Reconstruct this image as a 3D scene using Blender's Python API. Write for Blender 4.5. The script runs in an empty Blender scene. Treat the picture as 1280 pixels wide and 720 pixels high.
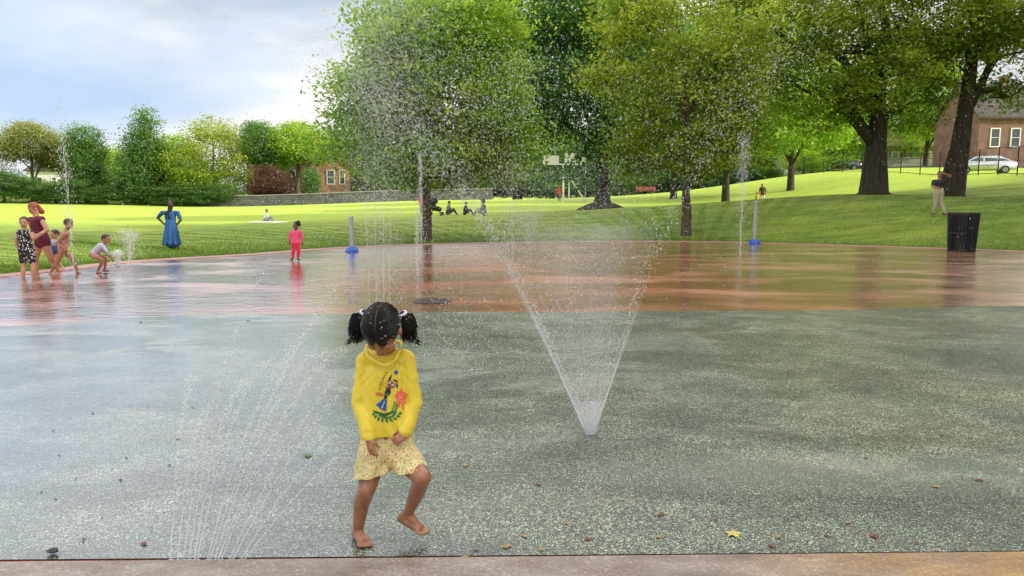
import bpy, bmesh, math, random
import numpy as np
from mathutils import Vector, Matrix, noise, Quaternion
from mathutils.bvhtree import BVHTree
R = math.radians
random.seed(7); rng = np.random.default_rng(7)
scene = bpy.context.scene
COL = scene.collection

# ------------------------------------------------------------------ camera
F = 900.0; CX, CY = 640.0, 360.0; CAMH = 1.4; TP = 108.0/F
PITCH = math.atan(TP); cp, sp = math.cos(PITCH), math.sin(PITCH)
CAM = Vector((0, 0, CAMH))
def ray(u, v):
    a = (u-CX)/F; b = (CY-v)/F
    return Vector((a, cp + b*sp, -sp + b*cp))
def at(u, v, Y):
    d = ray(u, v); return CAM + d*(Y/d.y)
def gz(u, v, z=0.0):
    d = ray(u, v); return CAM + d*((z-CAMH)/d.z)
cam = bpy.data.cameras.new('camera'); co = bpy.data.objects.new('camera', cam); COL.objects.link(co)
co.location = CAM; co.rotation_euler = (R(90)-PITCH, 0, 0)
cam.sensor_width = 36; cam.lens = F/1280*36; cam.clip_start = 0.05; cam.clip_end = 3000
scene.camera = co

# ------------------------------------------------------------------ materials
def new_mat(name):
    m = bpy.data.materials.new(name); m.use_nodes = True
    nt = m.node_tree; nt.nodes.clear()
    out = nt.nodes.new('ShaderNodeOutputMaterial')
    return m, nt, out
class N:
    def __init__(s, nt): s.nt = nt
    def __call__(s, typ, ins=None, **kw):
        n = s.nt.nodes.new(typ)
        for k, v in kw.items(): setattr(n, k, v)
        for k, v in (ins or {}).items():
            sock = n.inputs[k]
            if isinstance(v, bpy.types.NodeSocket): s.nt.links.new(v, sock)
            else: sock.default_value = v
        return n
def ramp(n, fac, stops, interp='LINEAR'):
    r = n('ShaderNodeValToRGB', {'Fac': fac}); e = r.color_ramp; e.interpolation = interp
    while len(e.elements) > 1: e.elements.remove(e.elements[-1])
    e.elements[0].position = stops[0][0]; e.elements[0].color = (*stops[0][1], 1)
    for p, c in stops[1:]:
        x = e.elements.new(p); x.color = (*c, 1)
    return r.outputs['Color']
def g(v): return (v, v, v)
def mixc(n, fac, a, b, mode='MIX'):
    m = n('ShaderNodeMix', data_type='RGBA', blend_type=mode)
    for k, v in ((0, fac), (6, a), (7, b)):
        if isinstance(v, bpy.types.NodeSocket): n.nt.links.new(v, m.inputs[k])
        else: m.inputs[k].default_value = v if k == 0 else (*v, 1) if len(v) == 3 else v
    return m.outputs[2]
def coords(n, kind='Object', scale=(1, 1, 1), loc=(0, 0, 0), rot=(0, 0, 0)):
    t = n('ShaderNodeTexCoord')
    return n('ShaderNodeMapping', {'Vector': t.outputs[kind], 'Scale': scale, 'Location': loc, 'Rotation': rot}).outputs[0]
def nz(n, vec, scale, detail=4, rough=.55, dist=0):
    return n('ShaderNodeTexNoise', {'Vector': vec, 'Scale': scale, 'Detail': detail, 'Roughness': rough, 'Distortion': dist}).outputs['Fac']
def simple(name, col, rough=.6, var=.25, scale=8, bump=.0, bscale=60, metal=0, spec=.5, sss=0, coat=0):
    m, nt, out = new_mat(name); n = N(nt)
    v = coords(n)
    f = nz(n, v, scale, 5)
    lo = tuple(c*(1-var) for c in col); hi = tuple(min(1, c*(1+var)) for c in col)
    c = ramp(n, f, [(.3, lo), (.7, hi)])
    ins = {'Base Color': c, 'Roughness': rough, 'Metallic': metal, 'Specular IOR Level': spec, 'Coat Weight': coat, 'Coat Roughness': .15}
    if sss: ins['Subsurface Weight'] = sss; ins['Subsurface Radius'] = (.01, .004, .002)
    if bump:
        b = n('ShaderNodeBump', {'Height': nz(n, v, bscale, 6), 'Strength': bump, 'Distance': .01}); ins['Normal'] = b.outputs[0]
    p = n('ShaderNodeBsdfPrincipled', ins)
    nt.links.new(p.outputs[0], out.inputs[0]); return m
M = {}
def mat(name, *a, **k):
    if name not in M: M[name] = simple(name, *a, **k)
    return M[name]

def leaf_mat(name, dark, mid, light, trans=.45):
    m, nt, out = new_mat(name); n = N(nt)
    a = n('ShaderNodeAttribute', attribute_name='tint')
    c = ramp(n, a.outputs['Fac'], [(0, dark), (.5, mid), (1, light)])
    d = n('ShaderNodeBsdfPrincipled', {'Base Color': c, 'Roughness': .55, 'Specular IOR Level': .3})
    t = n('ShaderNodeBsdfTranslucent', {'Color': mixc(n, .6, c, (1.0, 1.0, .25), 'MULTIPLY')})
    mx = n('ShaderNodeMixShader', {0: trans}); nt.links.new(d.outputs[0], mx.inputs[1]); nt.links.new(t.outputs[0], mx.inputs[2])
    nt.links.new(mx.outputs[0], out.inputs[0]); return m
M['leaf_mid'] = leaf_mat('leaf_mid', (.06, .16, .016), (.20, .37, .035), (.52, .66, .08), .5)
M['leaf_dark'] = leaf_mat('leaf_dark', (.025, .08, .022), (.09, .21, .05), (.26, .42, .08), .45)
M['leaf_lime'] = leaf_mat('leaf_lime', (.10, .24, .02), (.26, .46, .04), (.68, .82, .10), .55)
M['leaf_olive'] = leaf_mat('leaf_olive', (.08, .17, .016), (.26, .37, .035), (.68, .74, .10), .55)
M['leaf_brown'] = leaf_mat('leaf_brown', (.10, .12, .03), (.28, .30, .08), (.50, .50, .18), .45)
M['leaf_copper'] = leaf_mat('leaf_copper', (.04, .018, .014), (.11, .045, .035), (.2, .1, .07), .3)

def bark_mat(name, a, b):
    m, nt, out = new_mat(name); n = N(nt)
    v = coords(n, scale=(1, 1, .25))
    f = nz(n, v, 9, 8, .65); c = ramp(n, f, [(.3, a), (.62, b)])
    w = n('ShaderNodeTexVoronoi', {'Vector': v, 'Scale': 14.0}, feature='DISTANCE_TO_EDGE').outputs[0]
    bp = n('ShaderNodeBump', {'Height': w, 'Strength': .9, 'Distance': .03})
    p = n('ShaderNodeBsdfPrincipled', {'Base Color': c, 'Roughness': .9, 'Normal': bp.outputs[0]})
    nt.links.new(p.outputs[0], out.inputs[0]); return m
M['bark'] = bark_mat('bark', (.05, .035, .025), (.16, .115, .08))
M['bark_dark'] = bark_mat('bark_dark', (.025, .018, .014), (.075, .055, .04))
M['bark_pale'] = bark_mat('bark_pale', (.12, .09, .07), (.3, .25, .2))

def brick_mat(name, c1, c2, mortar, scale=1.0):
    m, nt, out = new_mat(name); n = N(nt)
    t = n('ShaderNodeTexCoord'); s = n('ShaderNodeSeparateXYZ', {0: t.outputs['Object']})
    ax = n('ShaderNodeMath', {0: s.outputs[0], 1: s.outputs[1]}, operation='ADD')
    v = n('ShaderNodeCombineXYZ', {0: ax.outputs[0], 1: s.outputs[2]}).outputs[0]
    b = n('ShaderNodeTexBrick', {'Vector': v, 'Color1': (*c1, 1), 'Color2': (*c2, 1), 'Mortar': (*mortar, 1), 'Scale': 1.0/scale,
         'Mortar Size': .012, 'Brick Width': .24, 'Row Height': .08})
    k = ramp(n, nz(n, t.outputs['Object'], 1.2, 4), [(.3, g(.7)), (.7, g(1.2))])
    c = mixc(n, 1.0, b.outputs[0], k, 'MULTIPLY')
    p = n('ShaderNodeBsdfPrincipled', {'Base Color': c, 'Roughness': .85})
    nt.links.new(p.outputs[0], out.inputs[0]); return m
M['brick'] = brick_mat('brick', (.26, .085, .055), (.2, .06, .045), (.3, .26, .22))
M['brick_orange'] = brick_mat('brick_orange', (.5, .2, .1), (.42, .15, .08), (.4, .33, .28))
M['stone'] = brick_mat('stone', (.11, .11, .115), (.17, .165, .165), (.07, .07, .07), 3.0)

# ground materials
def rubber_mat():
    m, nt, out = new_mat('rubber_granules'); n = N(nt)
    v = coords(n)
    vo = n('ShaderNodeTexVoronoi', {'Vector': v, 'Scale': 235.0})
    sp_ = n('ShaderNodeSeparateColor', {0: vo.outputs['Color']})
    gran = ramp(n, sp_.outputs[0], [(0, (.008, .013, .010)), (.35, (.027, .038, .031)), (.58, (.072, .09, .076)), (.8, (.22, .25, .215)), (1, (.62, .65, .56))])
    vo2 = n('ShaderNodeTexVoronoi', {'Vector': v, 'Scale': 75.0})
    s2 = n('ShaderNodeSeparateColor', {0: vo2.outputs['Color']})
    gran = mixc(n, .8, gran, ramp(n, s2.outputs[1], [(0, g(.55)), (1, g(1.5))]), 'MULTIPLY')
    big = nz(n, v, .55, 5, .6); med = nz(n, v, 3.2, 6, .65)
    gran = mixc(n, 1, gran, ramp(n, med, [(.3, g(.62)), (.7, g(1.35))]), 'MULTIPLY')
    gran = mixc(n, 1, gran, ramp(n, big, [(.33, (.75, .85, .8)), (.67, (1.3, 1.22, 1.08))]), 'MULTIPLY')
    # yellower green to the right
    sx = n('ShaderNodeSeparateXYZ', {0: v}).outputs[0]
    sxn = n('ShaderNodeMath', {0: sx, 1: n('ShaderNodeMath', {0: big, 1: 4.0}, operation='MULTIPLY').outputs[0]}, operation='ADD').outputs[0]
    fx = n('ShaderNodeMapRange', {0: sxn, 1: 1.0, 2: 6.0}).outputs[0]
    gran = mixc(n, fx, gran, mixc(n, 1, gran, (.95, .93, .68), 'MULTIPLY'))
    # clustered brown leaf crumbs
    crumb = n('ShaderNodeMath', {0: nz(n, v, 34, 3, .6), 1: nz(n, v, 1.7, 3)}, operation='MULTIPLY').outputs[0]
    cf = ramp(n, crumb, [(.36, g(0)), (.40, g(1))])
    cfx = n('ShaderNodeMath', {0: cf, 1: n('ShaderNodeMapRange', {0: sx, 1: -1.0, 2: 3.0, 3: .25, 4: .8}).outputs[0]}, operation='MULTIPLY').outputs[0]
    gran = mixc(n, cfx, gran, (.2, .09, .05))
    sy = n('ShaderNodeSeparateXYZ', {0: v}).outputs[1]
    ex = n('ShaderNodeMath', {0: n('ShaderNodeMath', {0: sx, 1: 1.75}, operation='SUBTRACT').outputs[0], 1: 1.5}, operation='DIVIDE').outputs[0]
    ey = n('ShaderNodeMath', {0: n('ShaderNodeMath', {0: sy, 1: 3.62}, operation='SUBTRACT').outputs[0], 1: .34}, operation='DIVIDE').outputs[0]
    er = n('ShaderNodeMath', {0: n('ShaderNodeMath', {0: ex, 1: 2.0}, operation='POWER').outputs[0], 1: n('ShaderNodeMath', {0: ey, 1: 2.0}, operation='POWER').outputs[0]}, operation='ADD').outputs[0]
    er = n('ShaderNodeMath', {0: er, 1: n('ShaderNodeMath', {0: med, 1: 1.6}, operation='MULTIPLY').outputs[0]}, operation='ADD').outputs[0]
    sun_glint = n('ShaderNodeMapRange', {0: er, 1: 1.9, 2: .6, 3: 0, 4: .55}).outputs[0]  # pale ellipse on the rubber: sunlight glint painted into the colour
    gran = mixc(n, sun_glint, gran, mixc(n, .45, gran, (.50, .52, .40)))
    left = n('ShaderNodeMapRange', {0: sx, 1: .6, 2: -2.6}).outputs[0]
    wet = nz(n, coords(n, scale=(.5, 1.3, 1)), .9, 5, .6)
    pud = ramp(n, nz(n, coords(n, scale=(.6, 1.1, 1), loc=(7, 3, 0)), 1.15, 6, .6, .5), [(.47, g(0)), (.56, g(1))])
    gran = mixc(n, 1, gran, mixc(n, pud, (1.12, 1.12, 1.12), (.74, .77, .76)), 'MULTIPLY')
    rgh = n('ShaderNodeMapRange', {0: wet, 1: .35, 2: .65, 3: .10, 4: .38}).outputs[0]
    rgh = n('ShaderNodeMath', {0: rgh, 1: n('ShaderNodeMapRange', {0: pud, 3: 1.0, 4: .4}).outputs[0]}, operation='MULTIPLY').outputs[0]
    hb = n('ShaderNodeMath', {0: vo.outputs['Distance'], 1: 1.0}, operation='MULTIPLY').outputs[0]
    b1 = n('ShaderNodeBump', {'Height': hb, 'Strength': .55, 'Distance': .004})
    b2 = n('ShaderNodeBump', {'Height': nz(n, coords(n, scale=(1, 2.6, 1)), 14, 4, .6), 'Strength': .22, 'Distance': .012})
    p = n('ShaderNodeBsdfPrincipled', {'Base Color': gran, 'Roughness': .6, 'Normal': b1.outputs[0], 'Coat Weight': n('ShaderNodeMapRange', {0: sx, 1: -1.0, 2: 3.5, 3: 1.0, 4: .35}).outputs[0],
        'Coat Roughness': rgh, 'Coat IOR': 1.4, 'Coat Normal': b2.outputs[0], 'Specular IOR Level': .5})
    # thin sheet of flowing water, thicker to the left
    gl = n('ShaderNodeBsdfGlossy', {'Color': (1, 1, .97, 1), 'Roughness': rgh, 'Normal': b2.outputs[0]})
    fr = n('ShaderNodeFresnel', {'IOR': 1.5}).outputs[0]
    k = n('ShaderNodeMath', {0: left, 1: n('ShaderNodeMapRange', {0: wet, 1: .25, 2: .7, 3: 1.0, 4: .5}).outputs[0]}, operation='MULTIPLY').outputs[0]
    k = n('ShaderNodeMath', {0: k, 1: n('ShaderNodeMath', {0: fr, 1: .19}, operation='ADD').outputs[0]}, operation='MULTIPLY').outputs[0]
    mx = n('ShaderNodeMixShader', {0: k}); nt.links.new(p.outputs[0], mx.inputs[1]); nt.links.new(gl.outputs[0], mx.inputs[2])
    nt.links.new(mx.outputs[0], out.inputs[0]); return m
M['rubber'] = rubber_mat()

def red_mat():
    m, nt, out = new_mat('red_concrete_wet'); n = N(nt)
    v = coords(n)
    st = coords(n, scale=(.5, .9, 1))
    f = nz(n, st, .7, 6, .65, .8)
    c = ramp(n, f, [(.28, (.42, .06, .025)), (.45, (.56, .12, .045)), (.6, (.66, .27, .15)), (.75, (.50, .075, .035))])
    c = mixc(n, 1, c, ramp(n, nz(n, v, 40, 5, .7), [(.3, g(.75)), (.7, g(1.2))]), 'MULTIPLY')
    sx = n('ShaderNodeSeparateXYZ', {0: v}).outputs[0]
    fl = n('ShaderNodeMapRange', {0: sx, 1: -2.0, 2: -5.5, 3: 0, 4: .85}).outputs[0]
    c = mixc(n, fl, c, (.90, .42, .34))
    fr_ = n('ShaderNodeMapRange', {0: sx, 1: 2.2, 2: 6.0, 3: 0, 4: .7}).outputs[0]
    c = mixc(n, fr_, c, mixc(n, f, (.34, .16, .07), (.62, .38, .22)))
    wet = nz(n, coords(n, scale=(.4, 1.0, 1), loc=(3, 1, 0)), .9, 6, .65, .6)
    c = mixc(n, 1, c, ramp(n, wet, [(.40, (.62, .60, .60)), (.60, (1.12, 1.12, 1.12))]), 'MULTIPLY')
    rgh = ramp(n, wet, [(.38, g(.03)), (.62, g(.24))])
    rip = nz(n, coords(n, scale=(.8, 1.5, 1)), 4.5, 5, .6, .4)
    b2 = n('ShaderNodeBump', {'Height': rip, 'Strength': .42, 'Distance': .03})
    p = n('ShaderNodeBsdfPrincipled', {'Base Color': c, 'Roughness': .55, 'Coat Weight': 1.0, 'Coat Roughness': rgh, 'Coat IOR': 1.5, 'Coat Normal': b2.outputs[0]})
    gl = n('ShaderNodeBsdfGlossy', {'Color': (1, .90, .88, 1), 'Roughness': rgh, 'Normal': b2.outputs[0]})
    left = n('ShaderNodeMapRange', {0: sx, 1: 0.0, 2: -4.5, 3: .36, 4: 1.0}).outputs[0]
    fr = n('ShaderNodeFresnel', {'IOR': 1.6}).outputs[0]
    k = n('ShaderNodeMath', {0: left, 1: n('ShaderNodeMath', {0: fr, 1: .66}, operation='ADD').outputs[0]}, operation='MULTIPLY').outputs[0]
    k = n('ShaderNodeMath', {0: k, 1: ramp(n, wet, [(.35, g(1)), (.68, g(.45))])}, operation='MULTIPLY').outputs[0]
    mx = n('ShaderNodeMixShader', {0: k}); nt.links.new(p.outputs[0], mx.inputs[1]); nt.links.new(gl.outputs[0], mx.inputs[2])
    nt.links.new(mx.outputs[0], out.inputs[0]); return m
M['red'] = red_mat()

def rim_mat():
    m, nt, out = new_mat('pink_concrete_rim'); n = N(nt); v = coords(n)
    c = ramp(n, nz(n, v, 1.5, 6, .6), [(.3, (.36, .17, .12)), (.5, (.48, .27, .21)), (.7, (.40, .2, .14))])
    c = mixc(n, 1, c, ramp(n, nz(n, v, 60, 5, .7), [(.3, g(.8)), (.7, g(1.15))]), 'MULTIPLY')
    p = n('ShaderNodeBsdfPrincipled', {'Base Color': c, 'Roughness': .55}); nt.links.new(p.outputs[0], out.inputs[0]); return m
M['rim'] = rim_mat()

def walk_mat():
    m, nt, out = new_mat('wet_tan_concrete'); n = N(nt); v = coords(n)
    st = coords(n, scale=(.6, 1.6, 1))
    f = nz(n, st, 5, 7, .65)
    c = ramp(n, f, [(.3, (.16, .105, .075)), (.5, (.27, .20, .16)), (.72, (.38, .31, .27))])
    sx = n('ShaderNodeSeparateXYZ', {0: v}).outputs[0]
    fx = n('ShaderNodeMath', {0: n('ShaderNodeMapRange', {0: sx, 1: .75, 2: 1.7}).outputs[0], 1: ramp(n, nz(n, v, 4, 4), [(.3, g(.5)), (.6, g(1))])}, operation='MULTIPLY').outputs[0]
    c = mixc(n, fx, c, ramp(n, f, [(.3, (.22, .10, .02)), (.7, (.5, .28, .07))]))
    grit = n('ShaderNodeTexVoronoi', {'Vector': v, 'Scale': 120.0})
    s2 = n('ShaderNodeSeparateColor', {0: grit.outputs['Color']})
    c = mixc(n, .6, c, ramp(n, s2.outputs[0], [(0, g(.6)), (.9, g(1.2)), (1, g(2.0))]), 'MULTIPLY')
    b = n('ShaderNodeBump', {'Height': nz(n, v, 60, 6, .7), 'Strength': .5, 'Distance': .008})
    p = n('ShaderNodeBsdfPrincipled', {'Base Color': c, 'Roughness': .45, 'Coat Weight': .5, 'Coat Roughness': .25, 'Normal': b.outputs[0]})
    nt.links.new(p.outputs[0], out.inputs[0]); return m
M['walk'] = walk_mat()

def grass_mat():
    m, nt, out = new_mat('lawn_grass'); n = N(nt); v = coords(n)
    big = nz(n, v, .12, 4, .6); med = nz(n, v, 1.1, 6, .7); fine = nz(n, v, 22, 6, .8)
    c = ramp(n, med, [(.25, (.06, .145, .014)), (.5, (.125, .23, .02)), (.75, (.25, .33, .035))])
    c = mixc(n, 1, c, ramp(n, fine, [(.3, g(.5)), (.7, g(1.5))]), 'MULTIPLY')
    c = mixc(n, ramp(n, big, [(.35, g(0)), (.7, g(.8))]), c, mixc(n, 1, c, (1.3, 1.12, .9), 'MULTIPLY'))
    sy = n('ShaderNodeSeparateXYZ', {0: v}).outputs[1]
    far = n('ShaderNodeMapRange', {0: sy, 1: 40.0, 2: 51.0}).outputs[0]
    c = mixc(n, far, c, mixc(n, .82, c, (.46, .62, .04)))  # near grass darker, far grass brighter: shade and sun put into the colour
    # bare soil scuffs by the rim
    soil = ramp(n, nz(n, v, .9, 6, .7), [(.54, g(0)), (.68, g(.6))])
    c = mixc(n, ramp(n, nz(n, coords(n, scale=(.5, 1.4, 1)), .5, 5, .7), [(.46, g(0)), (.60, g(.75))]), c, (.38, .45, .06))  # pale straw patches, with dappled sunlight painted into the grass colour
    c = mixc(n, soil, c, (.33, .27, .09))
    b = n('ShaderNodeBump', {'Height': nz(n, v, 40, 5, .8), 'Strength': .9, 'Distance': .06})
    p = n('ShaderNodeBsdfPrincipled', {'Base Color': c, 'Roughness': .8, 'Specular IOR Level': .2, 'Normal': b.outputs[0], 'Sheen Weight': .3, 'Sheen Tint': (.8, 1, .3, 1)})
    nt.links.new(p.outputs[0], out.inputs[0]); return m
M['grass'] = grass_mat()
M['blade'] = leaf_mat('grass_blade', (.06, .15, .015), (.14, .26, .025), (.32, .40, .06), .35)

def water_mat(name, alpha=.9, bright=.95):
    m, nt, out = new_mat(name); n = N(nt)
    upn = n('ShaderNodeVectorMath', {0: n('ShaderNodeNewGeometry').outputs['Normal'], 1: (0, 0, .9)}, operation='ADD').outputs[0]
    upn = n('ShaderNodeVectorMath', {0: upn}, operation='NORMALIZE').outputs[0]   # drops gather light from the sky above
    d = n('ShaderNodeBsdfDiffuse', {'Color': (bright, bright, bright, 1), 'Normal': upn})
    t = n('ShaderNodeBsdfTranslucent', {'Color': (bright, bright, bright, 1)})
    m1 = n('ShaderNodeMixShader', {0: .4}); nt.links.new(d.outputs[0], m1.inputs[1]); nt.links.new(t.outputs[0], m1.inputs[2])
    gl = n('ShaderNodeBsdfGlossy', {'Roughness': .08})
    m2 = n('ShaderNodeMixShader', {0: .08}); nt.links.new(m1.outputs[0], m2.inputs[1]); nt.links.new(gl.outputs[0], m2.inputs[2])
    tr = n('ShaderNodeBsdfTransparent', {})
    fa = alpha
    m3 = n('ShaderNodeMixShader', {}); 
    if isinstance(alpha, tuple):
        f = nz(n, coords(n, scale=(1, 1, .12)), alpha[2], 5, .7)
        fa = n('ShaderNodeMapRange', {0: f, 1: .42, 2: .68, 3: alpha[0], 4: alpha[1]}).outputs[0]
        nt.links.new(fa, m3.inputs[0])
    else: m3.inputs[0].default_value = alpha
    nt.links.new(tr.outputs[0], m3.inputs[1]); nt.links.new(m2.outputs[0], m3.inputs[2])
    nt.links.new(m3.outputs[0], out.inputs[0]); return m
M['drop'] = water_mat('water_drop', .45, 1.0)
M['stream'] = water_mat('water_stream', .38, 1.0)
M['sheet'] = water_mat('water_sheet', (.12, .6, 14.0))
M['mist'] = water_mat('water_mist', (.01, .10, 1.5))

def shirt_mat():
    m, nt, out = new_mat('yellow_jersey'); n = N(nt); v = coords(n)
    f = nz(n, v, 14, 5, .6)
    c = ramp(n, f, [(.3, (.76, .56, .03)), (.55, (.83, .64, .04)), (.75, (.87, .70, .06))])
    w = nz(n, coords(n, scale=(1, 1, .45)), 22, 3, .5, 1.2)
    b = n('ShaderNodeBump', {'Height': w, 'Strength': .25, 'Distance': .010})
    b2 = n('ShaderNodeBump', {'Height': nz(n, v, 420, 2), 'Strength': .15, 'Distance': .002, 'Normal': b.outputs[0]})
    p = n('ShaderNodeBsdfPrincipled', {'Base Color': c, 'Roughness': .6, 'Sheen Weight': .25, 'Normal': b2.outputs[0]})
    nt.links.new(p.outputs[0], out.inputs[0]); return m
M['shirt'] = shirt_mat()

def floral_mat():
    m, nt, out = new_mat('floral_cotton'); n = N(nt); v = coords(n)
    c = (.82, .69, .34)
    def spots(scale, thr, col, prev, off, seedrange):
        vv = coords(n, loc=off); w = n('ShaderNodeVectorMath', {0: vv, 1: n('ShaderNodeTexNoise', {'Vector': vv, 'Scale': scale*1.6}).outputs['Color']}, operation='MULTIPLY_ADD')
        w.inputs[2].default_value = (0, 0, 0)
        vo = n('ShaderNodeTexVoronoi', {'Vector': vv, 'Scale': scale, 'Randomness': 1.0})
        wob = n('ShaderNodeMath', {0: nz(n, vv, scale*5, 2), 1: .35}, operation='MULTIPLY').outputs[0]
        dd = n('ShaderNodeMath', {0: vo.outputs['Distance'], 1: wob}, operation='ADD').outputs[0]
        f = ramp(n, dd, [(thr+.14, g(1)), (thr+.18, g(0))])
        s = n('ShaderNodeSeparateColor', {0: vo.outputs['Color']})
        sel = ramp(n, s.outputs[0], [(seedrange, g(1)), (seedrange+.02, g(0))])
        ff = n('ShaderNodeMath', {0: f, 1: sel}, operation='MULTIPLY').outputs[0]
        return mixc(n, ff, prev, col)
    base = mixc(n, 0.0, c, c)
    base = mixc(n, 1, base, ramp(n, nz(n, v, 30, 3), [(.3, g(.85)), (.7, g(1.1))]), 'MULTIPLY')
    base = spots(130, .30, (.10, .24, .05), base, (1, 2, 3), .6)
    base = spots(115, .28, (.30, .36, .08), base, (4, 2, 7), .55)
    base = spots(62, .30, (.75, .15, .03), base, (0, 5, 2), .6)
    base = spots(150, .26, (.03, .05, .05), base, (9, 5, 1), .5)
    base = spots(90, .26, (.85, .45, .05), base, (2, 8, 1), .5)
    p = n('ShaderNodeBsdfPrincipled', {'Base Color': base, 'Roughness': .8, 'Normal': n('ShaderNodeBump', {'Height': nz(n, coords(n, scale=(1.6, 1.6, .4)), 20, 3), 'Strength': .6, 'Distance': .012}).outputs[0]})
    nt.links.new(p.outputs[0], out.inputs[0]); return m
M['floral'] = floral_mat()

def pattern_mat(name, base, spot, scale, thr, rough=.8):
    m, nt, out = new_mat(name); n = N(nt); v = coords(n)
    vo = n('ShaderNodeTexVoronoi', {'Vector': v, 'Scale': scale})
    f = ramp(n, vo.outputs['Distance'], [(thr, g(1)), (thr+.05, g(0))])
    p = n('ShaderNodeBsdfPrincipled', {'Base Color': mixc(n, f, base, spot), 'Roughness': rough}); nt.links.new(p.outputs[0], out.inputs[0]); return m
M['polka'] = pattern_mat('polka_swim', (.01, .01, .012), (.8, .8, .78), 28, .3)
M['lav_print'] = pattern_mat('lavender_print', (.58, .58, .72), (.4, .3, .55), 40, .22)
M['tan_print'] = pattern_mat('coral_print_swim', (.50, .24, .17), (.62, .50, .40), 30, .25)
M['blue_print'] = pattern_mat('blue_dress_print', (.02, .09, .28), (.05, .18, .42), 22, .3)
M['brown_print'] = pattern_mat('brown_dress_print', (.09, .03, .03), (.3, .14, .12), 14, .3)

# ------------------------------------------------------------------ helpers
def tag(o, label=None, cat=None, group=None, kind=None):
    if label: o['label'] = label
    if cat: o['category'] = cat
    if group: o['group'] = group
    if kind: o['kind'] = kind
    return o
def empty(name, loc, label=None, cat=None, group=None, rz=0):
    o = bpy.data.objects.new(name, None); COL.objects.link(o); o.location = loc; o.rotation_euler[2] = rz
    o.empty_display_size = .1
    return tag(o, label, cat, group)
def link_mesh(name, me, m, parent=None):
    o = bpy.data.objects.new(name, me); COL.objects.link(o)
    if m is not None:
        for mm in (m if isinstance(m, (list, tuple)) else [m]): me.materials.append(mm)
    if parent is not None: o.parent = parent
    return o
class MB:
    def __init__(s): s.v = []; s.f = []; s.mi = []
    def add(s, vs, fs, mi=0):
        b = len(s.v); s.v += [tuple(p) for p in vs]; s.f += [tuple(i+b for i in q) for q in fs]; s.mi += [mi]*len(fs); return s
    def box(s, c, d, rz=0, mi=0, M4=None):
        x, y, z = [k/2 for k in d]; ca, sa = math.cos(rz), math.sin(rz); vs = []
        for k in ((-x,-y,-z),(x,-y,-z),(x,y,-z),(-x,y,-z),(-x,-y,z),(x,-y,z),(x,y,z),(-x,y,z)):
            p = Vector((k[0]*ca-k[1]*sa, k[0]*sa+k[1]*ca, k[2]))
            if M4: p = M4 @ Vector(k)
            vs.append(p+Vector(c))
        return s.add(vs, [(0,3,2,1),(4,5,6,7),(0,1,5,4),(1,2,6,5),(2,3,7,6),(3,0,4,7)], mi)
    def tube(s, pts, rs, n=8, cap=True, mi=0):
        pts = [Vector(p) for p in pts]
        if not hasattr(rs, '__len__'): rs = [rs]*len(pts)
        vs = []; fs = []; up = None
        for i, p in enumerate(pts):
            t = (pts[min(i+1, len(pts)-1)]-pts[max(i-1, 0)])
            t = t.normalized() if t.length > 1e-9 else Vector((0, 0, 1))
            if up is None:
                up = t.orthogonal().normalized()
            else:
                up = (up - t*up.dot(t)); up = up.normalized() if up.length > 1e-6 else t.orthogonal().normalized()
            w = t.cross(up)
            for k in range(n):
                a = 2*math.pi*k/n; vs.append(p+(up*math.cos(a)+w*math.sin(a))*rs[i])
        for i in range(len(pts)-1):
            for k in range(n):
                a = i*n+k; b = i*n+(k+1) % n; fs.append((a, b, b+n, a+n))
        if cap: fs.append(tuple(range(n-1, -1, -1))); fs.append(tuple(range((len(pts)-1)*n, len(pts)*n)))
        return s.add(vs, fs, mi)
    def lathe(s, prof, c=(0, 0, 0), n=24, mi=0, sx=1, sy=1):
        vs = []; fs = []
        for r, z in prof:
            for k in range(n):
                a = 2*math.pi*k/n; vs.append((c[0]+r*sx*math.cos(a), c[1]+r*sy*math.sin(a), c[2]+z))
        for i in range(len(prof)-1):
            for k in range(n):
                a = i*n+k; b = i*n+(k+1) % n; fs.append((a, b, b+n, a+n))
        return s.add(vs, fs, mi)
    def ell(s, c, r, rot=None, n=12, m=8, mi=0):
        c = Vector(c); vs = []; fs = []
        if not hasattr(r, '__len__'): r = (r, r, r)
        for j in range(m+1):
            th = math.pi*j/m
            for k in range(n):
                a = 2*math.pi*k/n
                p = Vector((r[0]*math.sin(th)*math.cos(a), r[1]*math.sin(th)*math.sin(a), r[2]*math.cos(th)))
                if rot: p = rot @ p
                vs.append(c+p)
        for j in range(m):
            for k in range(n):
                a = j*n+k; b = j*n+(k+1) % n; fs.append((a, a+n, b+n, b))
        return s.add(vs, fs, mi)
    def cap(s, p0, r0, p1, r1, n=14):
        """tapered capsule (closed, for the voxel union)"""
        p0 = Vector(p0); p1 = Vector(p1); t = p1-p0; L = t.length
        t = t.normalized() if L > 1e-7 else Vector((0, 0, 1))
        u = t.orthogonal().normalized(); w = t.cross(u); vs = []; fs = []; rings = []
        for j in range(1, 4):
            a = math.pi/2*j/4; rings.append((p0-t*r0*math.cos(a), r0*math.sin(a)))
        rings.append((p0, r0)); rings.append((p1, r1))
        for j in range(3, 0, -1):
            a = math.pi/2*j/4; rings.append((p1+t*r1*math.cos(a), r1*math.sin(a)))
        for c, r in rings:
            for k in range(n):
                a = 2*math.pi*k/n; vs.append(c+(u*math.cos(a)+w*math.sin(a))*r)
        for i in range(len(rings)-1):
            for k in range(n):
                a = i*n+k; b = i*n+(k+1) % n; fs.append((a, b, b+n, a+n))
        q = len(vs); vs += [p0-t*r0, p1+t*r1]; e = (len(rings)-1)*n
        for k in range(n):
            fs.append((q, (k+1) % n, k)); fs.append((q+1, e+k, e+(k+1) % n))
        return s.add(vs, fs)
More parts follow.
